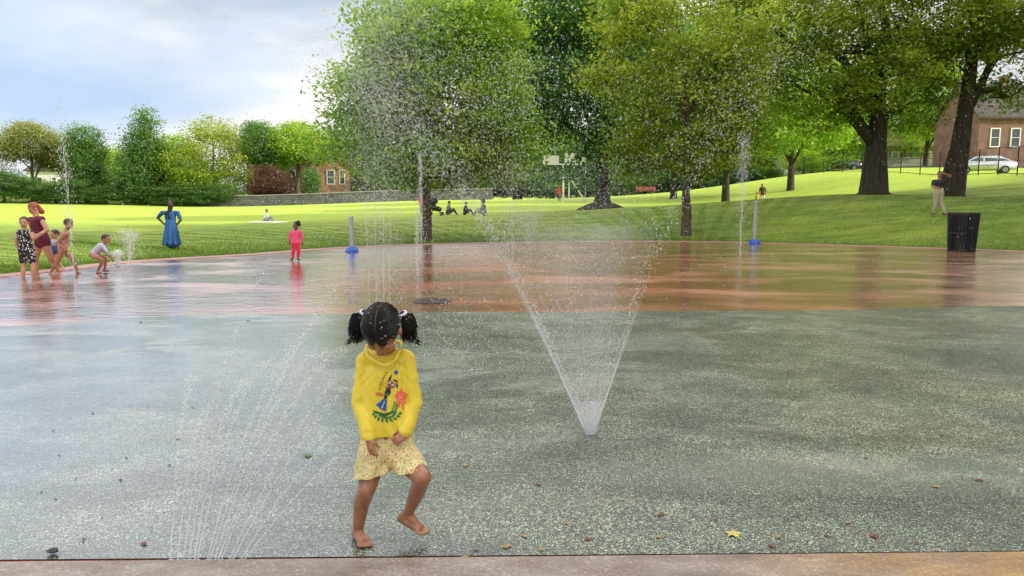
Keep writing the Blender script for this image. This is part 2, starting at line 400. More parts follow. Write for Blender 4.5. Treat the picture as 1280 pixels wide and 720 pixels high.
    def mesh(s, name):
        me = bpy.data.meshes.new(name); me.from_pydata(s.v, [], s.f)
        if any(s.mi): me.polygons.foreach_set('material_index', s.mi)
        me.update(); return me
    def build(s, name, m, parent=None, smooth=False, bevel=0):
        me = s.mesh(name)
        if bevel:
            bm = bmesh.new(); bm.from_mesh(me); bmesh.ops.recalc_face_normals(bm, faces=bm.faces)
            bmesh.ops.bevel(bm, geom=list(bm.edges), offset=bevel, segments=2, affect='EDGES', clamp_overlap=True); bm.to_mesh(me); bm.free()
        if smooth: me.polygons.foreach_set('use_smooth', [True]*len(me.polygons))
        return link_mesh(name, me, m, parent)

def blob(name, mb, voxel, m, parent=None, smooth=6, disp=None, fac=.5):
    """one continuous surface from a union of overlapping forms"""
    me = mb.mesh(name+'_src'); o = bpy.data.objects.new(name, me); COL.objects.link(o)
    r = o.modifiers.new('r', 'REMESH'); r.mode = 'VOXEL'; r.voxel_size = voxel; r.use_smooth_shade = True
    sm = o.modifiers.new('s', 'SMOOTH'); sm.factor = fac; sm.iterations = smooth
    dg = bpy.context.evaluated_depsgraph_get(); dg.update()
    nm = bpy.data.meshes.new_from_object(o.evaluated_get(dg))
    bpy.data.objects.remove(o); bpy.data.meshes.remove(me); nm.name = name
    if disp:
        n = len(nm.vertices); c = np.empty(n*3); nm.vertices.foreach_get('co', c)
        nr = np.empty(n*3); nm.vertices.foreach_get('normal', nr); c = c.reshape(-1, 3); nr = nr.reshape(-1, 3)
        for i in range(n):
            c[i] += nr[i]*disp(Vector(c[i]), Vector(nr[i]))
        nm.vertices.foreach_set('co', c.ravel()); nm.update()
    nm.polygons.foreach_set('use_smooth', [True]*len(nm.polygons))
    nm.materials.clear()
    return link_mesh(name, nm, m, parent)

def np_mesh(name, V, faces4, m, parent=None, tint=None, smooth=False):
    me = bpy.data.meshes.new(name); nv = len(V); nf = len(faces4); k = faces4.shape[1]
    me.vertices.add(nv); me.vertices.foreach_set('co', V.astype(np.float32).ravel())
    me.loops.add(nf*k); me.loops.foreach_set('vertex_index', faces4.astype(np.int32).ravel())
    me.polygons.add(nf); me.polygons.foreach_set('loop_start', np.arange(0, nf*k, k, dtype=np.int32))
    try: me.polygons.foreach_set('loop_total', np.full(nf, k, dtype=np.int32))
    except Exception: pass
    if smooth: me.polygons.foreach_set('use_smooth', [True]*nf)
    if tint is not None:
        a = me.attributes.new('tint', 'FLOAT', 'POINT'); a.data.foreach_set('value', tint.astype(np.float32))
    me.update(calc_edges=True); me.validate()
    return link_mesh(name, me, m, parent)

# ------------------------------------------------------------------ terrain
def catmull(P, n=10, closed=False):
    P = [Vector(p) for p in P]; out = []
    for i in range(len(P)-1):
        p0 = P[max(i-1, 0)]; p1 = P[i]; p2 = P[i+1]; p3 = P[min(i+2, len(P)-1)]
        for k in range(n):
            t = k/n
            out.append(.5*((2*p1)+(p2-p0)*t+(2*p0-5*p1+4*p2-p3)*t*t+(-p0+3*p1-3*p2+p3)*t**3))
    out.append(P[-1]); return out
def front_y(x):
    a = gz(44, 706.5); b = gz(1236, 694.5); return a.y+(b.y-a.y)*(x-a.x)/(b.x-a.x)
RIM = [(-11.6, front_y(-11.6)), (-11.8, 6), (-11.0, 10.5), (-9.75, 14.3), (-9.2, 16.8), (-7.25, 19.2), (-5.0, 22.5), (-1.1, 24.8), (4.6, 25.8), (8.3, 24.9), (14, 21), (17.5, 17.5), (19, 13), (19.2, 7), (18.5, front_y(18.5))]
RIMC = catmull([(x, y, 0) for x, y in RIM])
rp = np.array([(p.x, p.y) for p in RIMC])
def signed_outside(X, Y):
    """distance outside the pad outline (0 inside)"""
    P = np.stack([X, Y], -1); d = np.full(X.shape, 1e9); inside = np.zeros(X.shape, bool)
    n = len(rp)
    for i in range(n):
        a = rp[i]; b = rp[(i+1) % n]; ab = b-a; t = np.clip(((P-a)@ab)/(ab@ab+1e-12), 0, 1)
        d = np.minimum(d, np.linalg.norm(P-(a+t[..., None]*ab), axis=-1))
        c = ((a[1] > P[..., 1]) != (b[1] > P[..., 1]))
        xi = (b[0]-a[0])*(P[..., 1]-a[1])/((b[1]-a[1]) if abs(b[1]-a[1]) > 1e-12 else 1e-12)+a[0]
        inside ^= (c & (P[..., 0] < xi))
    return np.where(inside, 0, d)
def cpt(u, v, d):
    return ((u-640)/900*d, d, 1.4+d*(252-v)/900)
CP = [(-16, 47, .06), (-30, 30, 0), (-14, 26, 0), (-20, 12, 0), (-25, 0, 0), (0, -20, 0), (30, -10, .4), (26, 10, .5),
      cpt(857, 290, 28), cpt(534, 299, 26), cpt(1172, 270, 27), cpt(1202, 309, 20.5), cpt(1190, 246, 36), cpt(1088, 242, 36),
      cpt(605, 269, 47), cpt(560, 269, 47), cpt(700, 251, 72), cpt(953, 254, 60), cpt(1000, 218, 82), cpt(1236, 219, 52), cpt(1120, 218, 66),
      cpt(750, 261, 48), cpt(850, 247, 100), cpt(620, 249.5, 100), cpt(500, 251, 100), cpt(300, 257, 100), cpt(150, 263, 78), cpt(150, 246, 112), cpt(44, 272, 60), cpt(44, 248, 110),
      cpt(1215, 219, 64), cpt(1100, 212, 95), (70, 64, 4.2), (60, 110, 4.8), (-90, 60, .3), (-100, 140, 3), (0, 180, 3), (120, 60, 5), (100, 200, 6), (60, 20, 3), (40, 30, 3), (-80, 0, 0), (0, -60, 0)]
CP = np.array(CP)
def tps_fit(P):
    n = len(P); K = np.zeros((n+3, n+3)); d = np.linalg.norm(P[:, None, :2]-P[None, :, :2], axis=-1)
    K[:n, :n] = np.where(d > 0, d*d*np.log(np.maximum(d, 1e-9)), 0)+np.eye(n)*1.5
    K[:n, n] = 1; K[:n, n+1:] = P[:, :2]; K[n, :n] = 1; K[n+1:, :n] = P[:, :2].T
    return np.linalg.solve(K, np.concatenate([P[:, 2], [0, 0, 0]]))
W = tps_fit(CP)
def Hn(X, Y):
    X = np.asarray(X, float); Y = np.asarray(Y, float)
    d = np.sqrt((X[..., None]-CP[:, 0])**2+(Y[..., None]-CP[:, 1])**2)
    z = (np.where(d > 0, d*d*np.log(np.maximum(d, 1e-9)), 0)@W[:-3])+W[-3]+W[-2]*X+W[-1]*Y
    z = np.clip(z, 0, 7); s = signed_outside(X, Y); k = np.clip(s/5, 0, 1); k = k*k*(3-2*k)
    k2 = np.clip((Y-1.0)/4, 0, 1)*1.0+np.clip((np.abs(X)-26)/10, 0, 1)*(1-np.clip((Y-1.0)/4, 0, 1))
    far = np.clip((np.hypot(X, Y)-150)/120, 0, 1)
    return np.where(s <= 0.02, -.05, (z*(1-far)+4*far)*k*k2-.0)
def H(x, y): return float(Hn(np.array([x]), np.array([y]))[0])
def gsp(a, b, n, p): t = np.linspace(-1, 1, n); return np.sign(t)*np.abs(t)**p
xs = np.unique(np.concatenate([np.linspace(-26, 30, 150), -26-np.geomspace(.5, 800, 40), 30+np.geomspace(.5, 800, 40)]))
ys = np.unique(np.concatenate([np.linspace(-8, 60, 170), 60+np.geomspace(.5, 1100, 45), -8-np.geomspace(.5, 300, 14)]))
X, Y = np.meshgrid(xs, ys); Z = Hn(X, Y)
nx, ny = len(xs), len(ys); idx = np.arange(nx*ny).reshape(ny, nx)
Fq = np.stack([idx[:-1, :-1], idx[:-1, 1:], idx[1:, 1:], idx[1:, :-1]], -1).reshape(-1, 4)
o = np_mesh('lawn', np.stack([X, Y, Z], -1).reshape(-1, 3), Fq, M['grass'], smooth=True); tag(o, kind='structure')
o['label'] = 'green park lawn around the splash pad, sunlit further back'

def polysheet(name, pts, z, m):
    bm = bmesh.new(); vs = [bm.verts.new((p[0], p[1], z)) for p in pts]
    for i in range(len(vs)): bm.edges.new((vs[i], vs[(i+1) % len(vs)]))
    bmesh.ops.triangle_fill(bm, use_beauty=True, edges=bm.edges[:])
    bmesh.ops.recalc_face_normals(bm, faces=bm.faces)
    for f in bm.faces:
        if f.normal.z < 0: f.normal_flip()
    me = bpy.data.meshes.new(name); bm.to_mesh(me); bm.free(); return link_mesh(name, me, m)
outer = [(p.x, p.y) for p in RIMC]
# inner outline: offset of the rim
inner = []
for i, p in enumerate(RIMC):
    t = (RIMC[min(i+1, len(RIMC)-1)]-RIMC[max(i-1, 0)]).normalized(); nrm = Vector((t.y, -t.x, 0))
    w = .55; q = p+nrm*w; 
    if i in (0, len(RIMC)-1): q.y = front_y(q.x)
    inner.append((q.x, q.y))
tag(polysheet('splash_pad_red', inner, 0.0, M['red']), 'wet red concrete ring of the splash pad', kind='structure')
mb = MB(); n = len(outer)
for i in range(n-1):
    a, b, c, d = outer[i], outer[i+1], inner[i+1], inner[i]; z = .012
    mb.add([(a[0], a[1], z-.06), (b[0], b[1], z-.06), (b[0], b[1], z), (a[0], a[1], z)], [(0, 1, 2, 3)])
    mb.add([(a[0], a[1], z), (b[0], b[1], z), (c[0], c[1], z), (d[0], d[1], z)], [(0, 3, 2, 1)][::1])
    mb.add([(d[0], d[1], z), (c[0], c[1], z), (c[0], c[1], z-.03), (d[0], d[1], z-.03)], [(0, 3, 2, 1)])
tag(mb.build('pad_rim', M['rim']), 'dry pink concrete rim between pad and grass', kind='structure')
edge = [(-11.0, front_y(-11.0)), (-10.2, 4.2), (-8.2, 6.7), (-5.45, 8.15), (-4.25, 8.7), (-2.4, 8.95), (0, 9.05), (3.6, 9.2), (6.3, 9.55), (10, 9.7), (14, 8.8), (16.5, 6.2), (17.8, front_y(17.8))]
ed = [(p.x, p.y) for p in catmull([(a, b, 0) for a, b in edge], 12)]
ed = [(x+.035*noise.noise(Vector((x*3, y*3, 0))), y+.10*noise.noise(Vector((x*.7, 0, 5)))+.04*noise.noise(Vector((x*4, y*4, 5)))) for x, y in ed]
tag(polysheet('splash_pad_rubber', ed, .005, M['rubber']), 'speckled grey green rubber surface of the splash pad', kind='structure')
# concrete walk the camera stands on, with a bevelled edge
mb = MB(); X0, X1 = -16.0, 22.0
y0, y1 = front_y(X0), front_y(X1)
mb.add([(X0, -7, .022), (X1, -7, .022), (X1, y1-.012, .022), (X0, y0-.012, .022), (X1, y1, .012), (X0, y0, .012), (X1, y1, -.06), (X0, y0, -.06), (X0, -7, -.06), (X1, -7, -.06)],
       [(0, 1, 2, 3), (3, 2, 4, 5), (5, 4, 6, 7), (0, 3, 5, 7, 8), (1, 9, 6, 4, 2), (8, 9, 1, 0)])
tag(mb.build('walkway', M['walk']), 'wet tan concrete walkway along the near edge of the pad', kind='structure')

# grass blades along the rim and near lawn
def blades():
    Nb = 90000
    ang = rng.integers(0, len(RIMC)-1, Nb*2); t = rng.random(Nb*2)
    A = rp[ang]; B = rp[ang+1]; P = A+(B-A)*t[:, None]; T = (B-A); T /= np.linalg.norm(T, axis=1)[:, None]
    nrm = np.stack([-T[:, 1], T[:, 0]], 1); dist = rng.random(Nb*2)**1.8*14+.0
    P = P+nrm*dist[:, None]
    ok = (P[:, 1] > 8) & (np.abs(P[:, 0]) < P[:, 1]*.8+2) & (signed_outside(P[:, 0], P[:, 1]) > .01); P = P[ok][:Nb]; n = len(P)
    z = Hn(P[:, 0], P[:, 1]); h = .025+.045*rng.random(n); a = rng.random(n)*6.283; w = .005+.006*rng.random(n)
    lean = rng.normal(0, .025, (n, 2))
    base = np.stack([P[:, 0], P[:, 1], z-.005], 1); dx = np.stack([np.cos(a)*w, np.sin(a)*w, np.zeros(n)], 1)
    tip = base+np.stack([lean[:, 0], lean[:, 1], h], 1)
    V = np.stack([base-dx, base+dx, tip], 1).reshape(-1, 3); Fc = np.arange(n*3).reshape(-1, 3)
    tint = np.repeat(np.clip(rng.normal(.5, .22, n), 0, 1), 3)
    o = np_mesh('grass_blades', V, Fc, M['blade'], tint=tint); tag(o, 'short green grass blades along the pad rim', 'grass', kind='stuff')
blades()

# ------------------------------------------------------------------ trees
def crown_arrays(lobes, nclu, per, size, sig, seed, up=.35, hollow=.55, gap=.0):
    """leaf clusters spread through a set of ellipsoid lobes: list of (cx,cy,cz,rx,ry,rz)"""
    r = np.random.default_rng(seed); L = np.array(lobes, float)
    vol = (L[:, 3]*L[:, 4]*L[:, 5])**.75; pick = r.choice(len(L), nclu, p=vol/vol.sum())
    d = r.normal(size=(nclu, 3)); d /= np.linalg.norm(d, axis=1)[:, None]
    rad = hollow+(1-hollow)*r.random(nclu)**.6; rad *= 1+.16*r.normal(size=nclu)*.6
    C = L[pick, :3]+d*L[pick, 3:]*rad[:, None]
    if gap > 0:
        keep = np.array([noise.noise(Vector(c*.55)+Vector((seed*3.1, 0, 0))) > -.5+gap for c in C]); keep = np.array(keep); C = C[keep]; d = d[keep]
    nclu = len(C)
    n = nclu*per; cid = np.repeat(np.arange(nclu), per)
    s = sig*(.6+.8*r.random(nclu))
    off = r.normal(size=(n, 3))*s[cid][:, None]*np.array([1.15, 1.15, .55])
    P = C[cid]+off
    nv = r.normal(size=(n, 3)); nv[:, 2] = np.abs(nv[:, 2])+up; nv /= np.linalg.norm(nv, axis=1)[:, None]
    a = np.cross(nv, r.normal(size=(n, 3))); a /= np.linalg.norm(a, axis=1)[:, None]; b = np.cross(nv, a)
    sz = size*(.6+.8*r.random(n)); A = a*sz[:, None]; B = b*(sz*.5)[:, None]
    V = np.stack([P-A, P+B*1.0+A*-.1, P+A, P-B*1.0-A*.1], 1).reshape(-1, 3)
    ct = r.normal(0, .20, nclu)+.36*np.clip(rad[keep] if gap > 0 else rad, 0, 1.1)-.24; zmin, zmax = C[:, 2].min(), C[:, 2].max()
    tint = .47+ct[cid]+r.normal(0, .06, n)+.22*((P[:, 2]-zmin)/(zmax-zmin+.01)-.45)  # inner and lower leaves darker: crown shade put into the tint
    return V, np.arange(n*4).reshape(-1, 4), np.repeat(np.clip(tint, 0, 1), 4)
def limbs(mb, base, height, r0, lobes, seed, lean=(0, 0), fork=.35, extra=5, wob=.18, nside=10):
    r = random.Random(seed); top = Vector((lean[0], lean[1], height)); pts = []; rs = []
    for i in range(9):
        t = i/8; pts.append(Vector((lean[0]*t+wob*r.uniform(-1, 1)*t, lean[1]*t+wob*r.uniform(-1, 1)*t, height*t-.1*(i == 0))))
        rs.append(r0*(1.35 if i == 0 else 1.0 if i == 1 else 1-.75*t))
    # root flare
    mb.tube([pts[0]]+[pts[0]+(pts[1]-pts[0])*.15]+pts[1:], [r0*1.6, r0*1.18]+rs[1:], nside)
    for L in lobes:
        c = Vector(L[:3]); k = r.randint(int(8*fork), 6); p0 = pts[k]; rr = rs[k]*.6
        mid = (p0+c)/2+Vector((0, 0, .12*(c-p0).length))
        path = [p0, p0.lerp(mid, .5)+Vector((r.uniform(-.1, .1), 0, 0)), mid, mid.lerp(c, .6), c]
        mb.tube(path, [rr, rr*.8, rr*.6, rr*.4, rr*.22], 7)
        for e in range(extra):
            q0 = path[r.choice((2, 3, 4))]; dv = Vector((r.uniform(-1, 1)*L[3], r.uniform(-1, 1)*L[4], r.uniform(-.4, 1)*L[5]))*.85
            q1 = c+dv; m_ = (q0+q1)/2+Vector((0, 0, .1*dv.length))
            mb.tube([q0, m_, q1], [rr*.32, rr*.2, rr*.06], 5)
LEAFT = {}
def tree(name, label, base, lobes, height, r0, leafm, nclu, per, size, sig, seed, bark='bark', group=None, cat='tree', lean=(0, 0), gap=0.0, hollow=.55, fork=.35, extra=5, loc_rot=0):
    e = empty(name, base, label, cat, group)
    mb = MB(); limbs(mb, base, height, r0, lobes, seed, lean, fork, extra); mb.build('trunk', M[bark], e, smooth=True)
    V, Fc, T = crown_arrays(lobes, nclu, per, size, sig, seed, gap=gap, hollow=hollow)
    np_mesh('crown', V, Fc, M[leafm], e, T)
    return e
def px_lobes(base, d, L):
    """lobes given as (u, v, half-width px, half-height px, depth m, dy m) -> local metres"""
    out = []
    for u, v, rw, rh, rd, dy in L:
        p = at(u, v, d+dy)-Vector(base); k = 900.0/(d+dy); out.append((p.x, p.y, p.z, rw/k, rd, rh/k))
    return out
def ground_at(u, d):
    x = (u-640)/900*d; return Vector((x, d, H(x, d)))
# main young tree beside the pad
b = ground_at(533, 26)
tree('maple_tree', 'bushy bright green tree with slim trunk at the pad edge', b, px_lobes(b, 26, [
    (560, 95, 88, 88, 2.4, 0), (512, 40, 66, 55, 1.9, .3), (600, 40, 52, 50, 1.6, .2), (458, 118, 44, 36, 1.3, 0), (428, 100, 20, 13, .6, 0), (440, 165, 36, 34, 1.2, 0),
    (480, 185, 52, 40, 1.6, -.3), (612, 140, 46, 45, 1.5, -.4), (628, 190, 34, 26, 1.2, -.2), (560, 200, 66, 32, 1.8, -.5), (500, 90, 56, 60, 1.9, -.8), (590, 212, 40, 20, 1.1, 0), (655, 165, 22, 16, .9, 0), (410, 190, 16, 12, .6, 0), (640, 215, 26, 12, .8, 0), (520, 222, 30, 14, 1, 0)]),
    5.6, .17, 'leaf_lime', 1800, 34, .085, .32, 11, lean=(.15, 0), fork=.4, extra=4)
# slim tree to its right
b = ground_at(857, 28)
tree('slim_tree', 'olive green tree with slim straight trunk standing right of the centre lawn', b, px_lobes(b, 28, [
    (850, 110, 84, 66, 2.3, 0), (800, 150, 52, 44, 1.7, 0), (905, 150, 54, 46, 1.7, 0), (850, 185, 76, 34, 2.0, -.3), (850, 40, 84, 56, 2.1, 0), (915, 90, 50, 52, 1.6, .4), (775, 195, 30, 24, 1.0, 0), (762, 95, 34, 26, 1.2, .3), (940, 35, 44, 34, 1.5, 0), (885, 212, 30, 16, 1, 0), (800, 215, 22, 12, .8, 0), (790, 20, 50, 40, 1.5, .5), (920, 195, 36, 22, 1.0, 0)]),
    6.2, .19, 'leaf_olive', 1400, 28, .085, .30, 12, bark='bark', gap=.26, fork=.45, hollow=.35)
# dark spreading tree behind
b = ground_at(752, 48)
tree('dark_tree', 'tall dark green tree behind the bushy tree, with root mound', b, px_lobes(b, 48, [
    (700, 90, 66, 80, 4.5, 0), (740, 30, 80, 60, 4.5, 0), (690, 10, 70, 60, 4, 0), (668, 150, 40, 34, 3, 0), (770, 120, 60, 60, 4, 0), (762, 182, 46, 20, 3, 0), (800, 40, 60, 60, 4, 1), (650, 110, 50, 60, 3.5, 1), (720, 215, 30, 12, 2, 1)]),
    10, .5, 'leaf_dark', 1500, 30, .16, .55, 13, bark='bark_dark', gap=.1)
mb = MB(); mb.lathe([(2.0, -.3), (1.6, .02), (1.05, .28), (.6, .42), (.5, .7)], (0, 0, 0), 20)
o = mb.build('root_mound', M['bark_dark'], COL.objects['dark_tree'], smooth=True)
# big old trees on the bank
b = ground_at(1088, 36)
tree('oak_tree', 'thick dark trunked old tree on the grassy bank, left of the pair', b, px_lobes(b, 36, [
    (1060, 60, 90, 56, 4.2, 0), (1000, 110, 60, 44, 3.2, -1), (1110, 105, 56, 40, 3, -1.5), (1140, 20, 80, 50, 3.5, 0), (970, 40, 90, 60, 4, 0), (930, -10, 80, 50, 4, 1), (1060, -40, 140, 60, 5, 0), (940, 105, 46, 36, 3, -1), (1035, 145, 40, 24, 2, 0), (1125, 140, 46, 26, 2.5, .5), (1075, 120, 50, 30, 2.5, 1)]),
    9, .58, 'leaf_olive', 2100, 26, .10, .30, 14, bark='bark_dark', gap=.24, hollow=.35, fork=.3, group='big old trees on the bank')
b = ground_at(1184, 36)
tree('oak_tree', 'thick dark trunked old tree on the grassy bank, behind the walking man', b, px_lobes(b, 36, [
    (1200, 30, 70, 36, 3.4, 0), (1250, 70, 60, 50, 3.2, 0), (1150, 60, 44, 30, 2.4, 1), (1190, -40, 110, 50, 4.2, 0), (1290, 0, 80, 80, 4, 0), (1262, 122, 34, 24, 2, 0), (1110, 60, 40, 30, 2, 0), (1160, 112, 30, 26, 2, 1), (1215, 62, 50, 22, 3, 0)]),
    10, .52, 'leaf_olive', 1700, 26, .10, .32, 15, bark='bark_dark', gap=.26, hollow=.35, fork=.45, lean=(.9, 0), group='big old trees on the bank')
# backdrop big trees between
for i, (u, d, hgt, sd, lm, lab) in enumerate([(905, 56, 15, 31, 'leaf_mid', 'tall mid green tree filling the gap right of the slim tree'),
        (985, 66, 15, 32, 'leaf_lime', 'bright green tree behind the bank, above the dark parked car'),
        (840, 70, 16, 33, 'leaf_dark', 'dark tree rising behind the slim tree'),
        (1150, 90, 13, 34, 'leaf_lime', 'bright green street tree in front of the brick houses')]):
    b = ground_at(u, d); k = hgt
    lob = [(0, 0, k*.62, k*.32, k*.3, k*.3), (-k*.22, 0, k*.45, k*.2, k*.2, k*.2), (k*.22, 0, k*.48, k*.2, k*.2, k*.22), (0, 0, k*.86, k*.22, k*.2, k*.16), (k*.1, -k*.1, k*.36, k*.22, k*.2, k*.12), (-k*.15, .5, k*.75, k*.2, k*.2, k*.2)]
    tree('park_tree', lab, b, lob, k*.6, .3, lm, 1000, 24, .17, .55, sd, bark='bark_dark', gap=.12)
# far belt of trees: prototypes then copies
def proto_tree(seed, leafm, k=10.0, shape='round'):
    if shape == 'round':
        lob = [(0, 0, k*.58, k*.36, k*.36, k*.32), (-k*.25, 0, k*.4, k*.24, k*.24, k*.24), (k*.25, .3, k*.42, k*.24, k*.24, k*.24), (0, 0, k*.82, k*.24, k*.22, k*.18), (.1*k, -.2*k, .25*k, .3*k, .2*k, .18*k), (-.18*k, -.1*k, .22*k, .24*k, .2*k, .16*k)]
    elif shape == 'cone':
        lob = [(0, 0, k*.2, k*.27, k*.27, k*.17), (0, 0, k*.4, k*.23, k*.23, k*.18), (0, 0, k*.6, k*.17, k*.17, k*.17), (.02*k, 0, k*.8, k*.10, k*.10, k*.14), (.03*k, 0, k*.95, k*.05, k*.05, k*.07), (.12*k, 0, k*.86, k*.06, k*.04, k*.02)]
    elif shape == 'high':
        lob = [(0, 0, k*.72, k*.34, k*.3, k*.2), (-k*.22, 0, k*.6, k*.2, k*.2, k*.15), (k*.22, .3, k*.62, k*.2, k*.2, k*.15), (0, 0, k*.88, k*.2, k*.2, k*.1), (-.1*k, -.1*k, .5*k, .15*k, .15*k, .08*k)]
    else:
        lob = [(0, 0, k*.25, k*.25, k*.25, k*.2), (0, 0, k*.5, k*.24, k*.24, k*.24), (-.02*k, 0, k*.75, k*.22, k*.2, k*.2), (.06*k, 0, k*.62, k*.2, k*.2, k*.15)]
    mb = MB(); limbs(mb, None, k*.62, k*.026, lob, seed, extra=3); tm = mb.mesh('trunk'); 
    V, Fc, T = crown_arrays(lob, 900, 26, k*.0115, k*.045, seed, gap=.06, hollow=.5)
    return tm, V, Fc, T
PT = {}
def far_tree(name, label, u, d, wpx, topv, shape, leafm, seed, group, bark='bark', basev=None, cat='tree'):
    key = (shape, seed % 3, leafm)
    if key not in PT:
        tm, V, Fc, T = proto_tree(seed % 3+(50 if shape == 'cone' else 80 if shape == 'col' else 20), leafm, 10.0, shape)
        t0 = bpy.data.objects.new('trunk', tm); tm.materials.append(M[bark])
        o = np_mesh('crown', V, Fc, M[leafm], None, T); cm = o.data; bpy.data.objects.remove(o); bpy.data.objects.remove(t0)
        PT[key] = (tm, cm)
    tm, cm = PT[key]; b = ground_at(u, d); hgt = 1.4+d*(252-topv)/900-b.z; s = hgt/10.3
    wid = {'high': 7.0, 'round': 7.0, 'cone': 5.2, 'col': 5.2}[shape]; sx = (wpx/900*d)/wid
    e = empty(name, b, label, cat, group, rz=random.Random(seed).uniform(-.4, .4) if shape == 'cone' else random.Random(seed).uniform(0, 6.28))
    e.scale = (sx, sx, s)
    for nm, me in (('trunk', tm), ('crown', cm)):
        c = bpy.data.objects.new(nm, me); COL.objects.link(c); c.parent = e
    return e
G1 = 'trees beyond the sunlit field'
far_tree('bare_tree', 'brownish thin leaved tree at the far left of the field', 48, 100, 74, 150, 'high', 'leaf_brown', 101, G1)
far_tree('bare_tree', 'small yellowish tree beside the dark columnar tree', 84, 104, 44, 168, 'high', 'leaf_olive', 102, G1)
far_tree('ivy_tree', 'dark green columnar tree, second group from the left', 113, 98, 52, 149, 'col', 'leaf_dark', 103, G1)
far_tree('field_tree', 'light green tree tucked right of the dark columnar tree', 136, 106, 36, 185, 'round', 'leaf_lime', 104, G1)
far_tree('field_tree', 'small green tree behind the pale house', 150, 122, 34, 180, 'round', 'leaf_mid', 105, G1)
far_tree('spruce_tree', 'dark pointed tree with thin dead branches at its top', 186, 98, 66, 136, 'cone', 'leaf_dark', 106, G1, 'bark_dark')
far_tree('field_tree', 'low lime green tree right of the pointed tree', 222, 102, 76, 166, 'round', 'leaf_lime', 107, G1)
far_tree('field_tree', 'tall yellowish green tree in the middle of the far left row', 272, 100, 80, 143, 'round', 'leaf_olive', 108, G1)
far_tree('field_tree', 'dark green tree with bare lower trunk left of the copper shrub', 330, 104, 62, 149, 'high', 'leaf_dark', 109, G1, 'bark_dark')
far_tree('field_tree', 'bright green tree spreading in front of the brown brick house', 375, 104, 84, 150, 'high', 'leaf_lime', 110, G1)
far_tree('field_tree', 'green tree behind the left side of the bushy tree', 424, 112, 50, 162, 'high', 'leaf_mid', 111, G1)
far_tree('copper_tree', 'low purple brown leaved small tree over the stone wall', 338, 98, 40, 204, 'round', 'leaf_copper', 112, G1)
far_tree('shrub', 'dark green shrub beside the salmon brick house', 392, 97, 22, 206, 'col', 'leaf_dark', 113, 'dark shrubs at the far field edge', cat='shrub')
for i, (u, w, t) in enumerate([(-30, 90, 190), (10, 60, 214), (44, 50, 220), (74, 50, 226), (100, 60, 222), (136, 44, 232), (170, 46, 234), (222, 50, 228), (252, 46, 226), (284, 40, 226)]):
    far_tree('shrub', 'low dark green shrub at the foot of the far left trees', u, 96, w, t, 'round', 'leaf_dark', 120+i, 'dark shrubs at the far field edge', cat='shrub')
k = 0
for u, d, w, t, lm in [(468, 112, 50, 165, 'leaf_mid'), (500, 110, 80, 178, 'leaf_dark'), (548, 114, 70, 172, 'leaf_mid'), (596, 110, 80, 176, 'leaf_dark'), (644, 113, 74, 160, 'leaf_dark'), (690, 115, 80, 150, 'leaf_mid'),
        (735, 110, 76, 165, 'leaf_dark'), (780, 114, 80, 150, 'leaf_mid'), (825, 110, 76, 165, 'leaf_dark'), (870, 116, 90, 140, 'leaf_mid'), (915, 112, 84, 150, 'leaf_mid'), (955, 112, 70, 150, 'leaf_dark')]:
    k += 1
    far_tree('hedge_tree', 'dense dark tree in the row closing the far side of the field', u, d, w*1.15, t, 'round', lm, 140+k, 'dense row of trees across the field', 'bark_dark')
for u, w, t in [(490, 60, 214), (530, 90, 214), (590, 92, 212), (650, 90, 214), (710, 90, 212), (770, 90, 216), (830, 90, 212), (885, 70, 212), (940, 80, 206)]:
    k += 1
    far_tree('shrub', 'rounded dark shrub along the foot of the far tree row', u, 106, w, t, 'round', 'leaf_dark', 140+k, 'shrubs under the far tree row', cat='shrub')
for u, d, w, t, lm, lab in [(1010, 92, 80, 120, 'leaf_lime', 'bright green street tree behind the fence'), (1060, 96, 70, 120, 'leaf_mid', 'mid green street tree behind the dark car'), (1135, 100, 60, 150, 'leaf_lime', 'bright green street tree between the bank trunks'), (1000, 88, 44, 186, 'leaf_lime', 'low yellow green bush behind the fence')]:
    k += 1; far_tree('street_tree', lab, u, d, w, t, 'round', lm, 140+k, 'trees along the road')
# shade trees just right of the pad, outside the frame
def shade_trees():
    lob = [(0, 0, 9.5, 4.6, 4.8, 3.4), (-3, 1, 7.5, 2.8, 2.8, 2.2), (3, -1, 8, 2.8, 2.8, 2.2), (0, 3, 8.5, 3, 3, 2.4), (0, -3, 8, 3, 3, 2.4), (0, 0, 12.5, 3.2, 3.2, 2.4), (-3.2, -1, 10.5, 2.5, 2.5, 2)]
    first = None
    for i, (x, y, s, rz) in enumerate([(17.5, 1.0, 1.0, 0), (19, -8, 1.05, 1.3), (23, 9, 1.05, 2.2), (21.5, 16.5, .95, 3.4), (28, 2, 1.3, 4), (31, 14, 1.3, .7), (33, 25, 1.3, 2.7), (29, 30, 1.1, 5.1), (38, 38, 1.25, 1.9), (40, 22, 1.6, .3), (46, 31, 1.7, 2.0), (40, 10, 1.5, 1.1), (33, 15, 1.7, 5.0), (38, 24.5, 1.75, .9), (42, -4, 1.5, 3.0)]):
        lab = 'unseen large leafy shade tree right of the splash pad'
        if first is None:
            first = tree('shade_tree', lab, Vector((x, y, H(x, y))), lob, 9, .4, 'leaf_mid', 1100, 24, .15, .38, 77, bark='bark_dark', gap=.26, group='unseen shade trees right of the pad'); e = first
        else:
            e = empty('shade_tree', (x, y, H(x, y)), lab, 'tree', 'unseen shade trees right of the pad')
            for c in list(first.children):
                q = c.copy(); COL.objects.link(q); q.parent = e
        e.rotation_euler[2] = rz; e.scale = (s, s, s)
shade_trees()

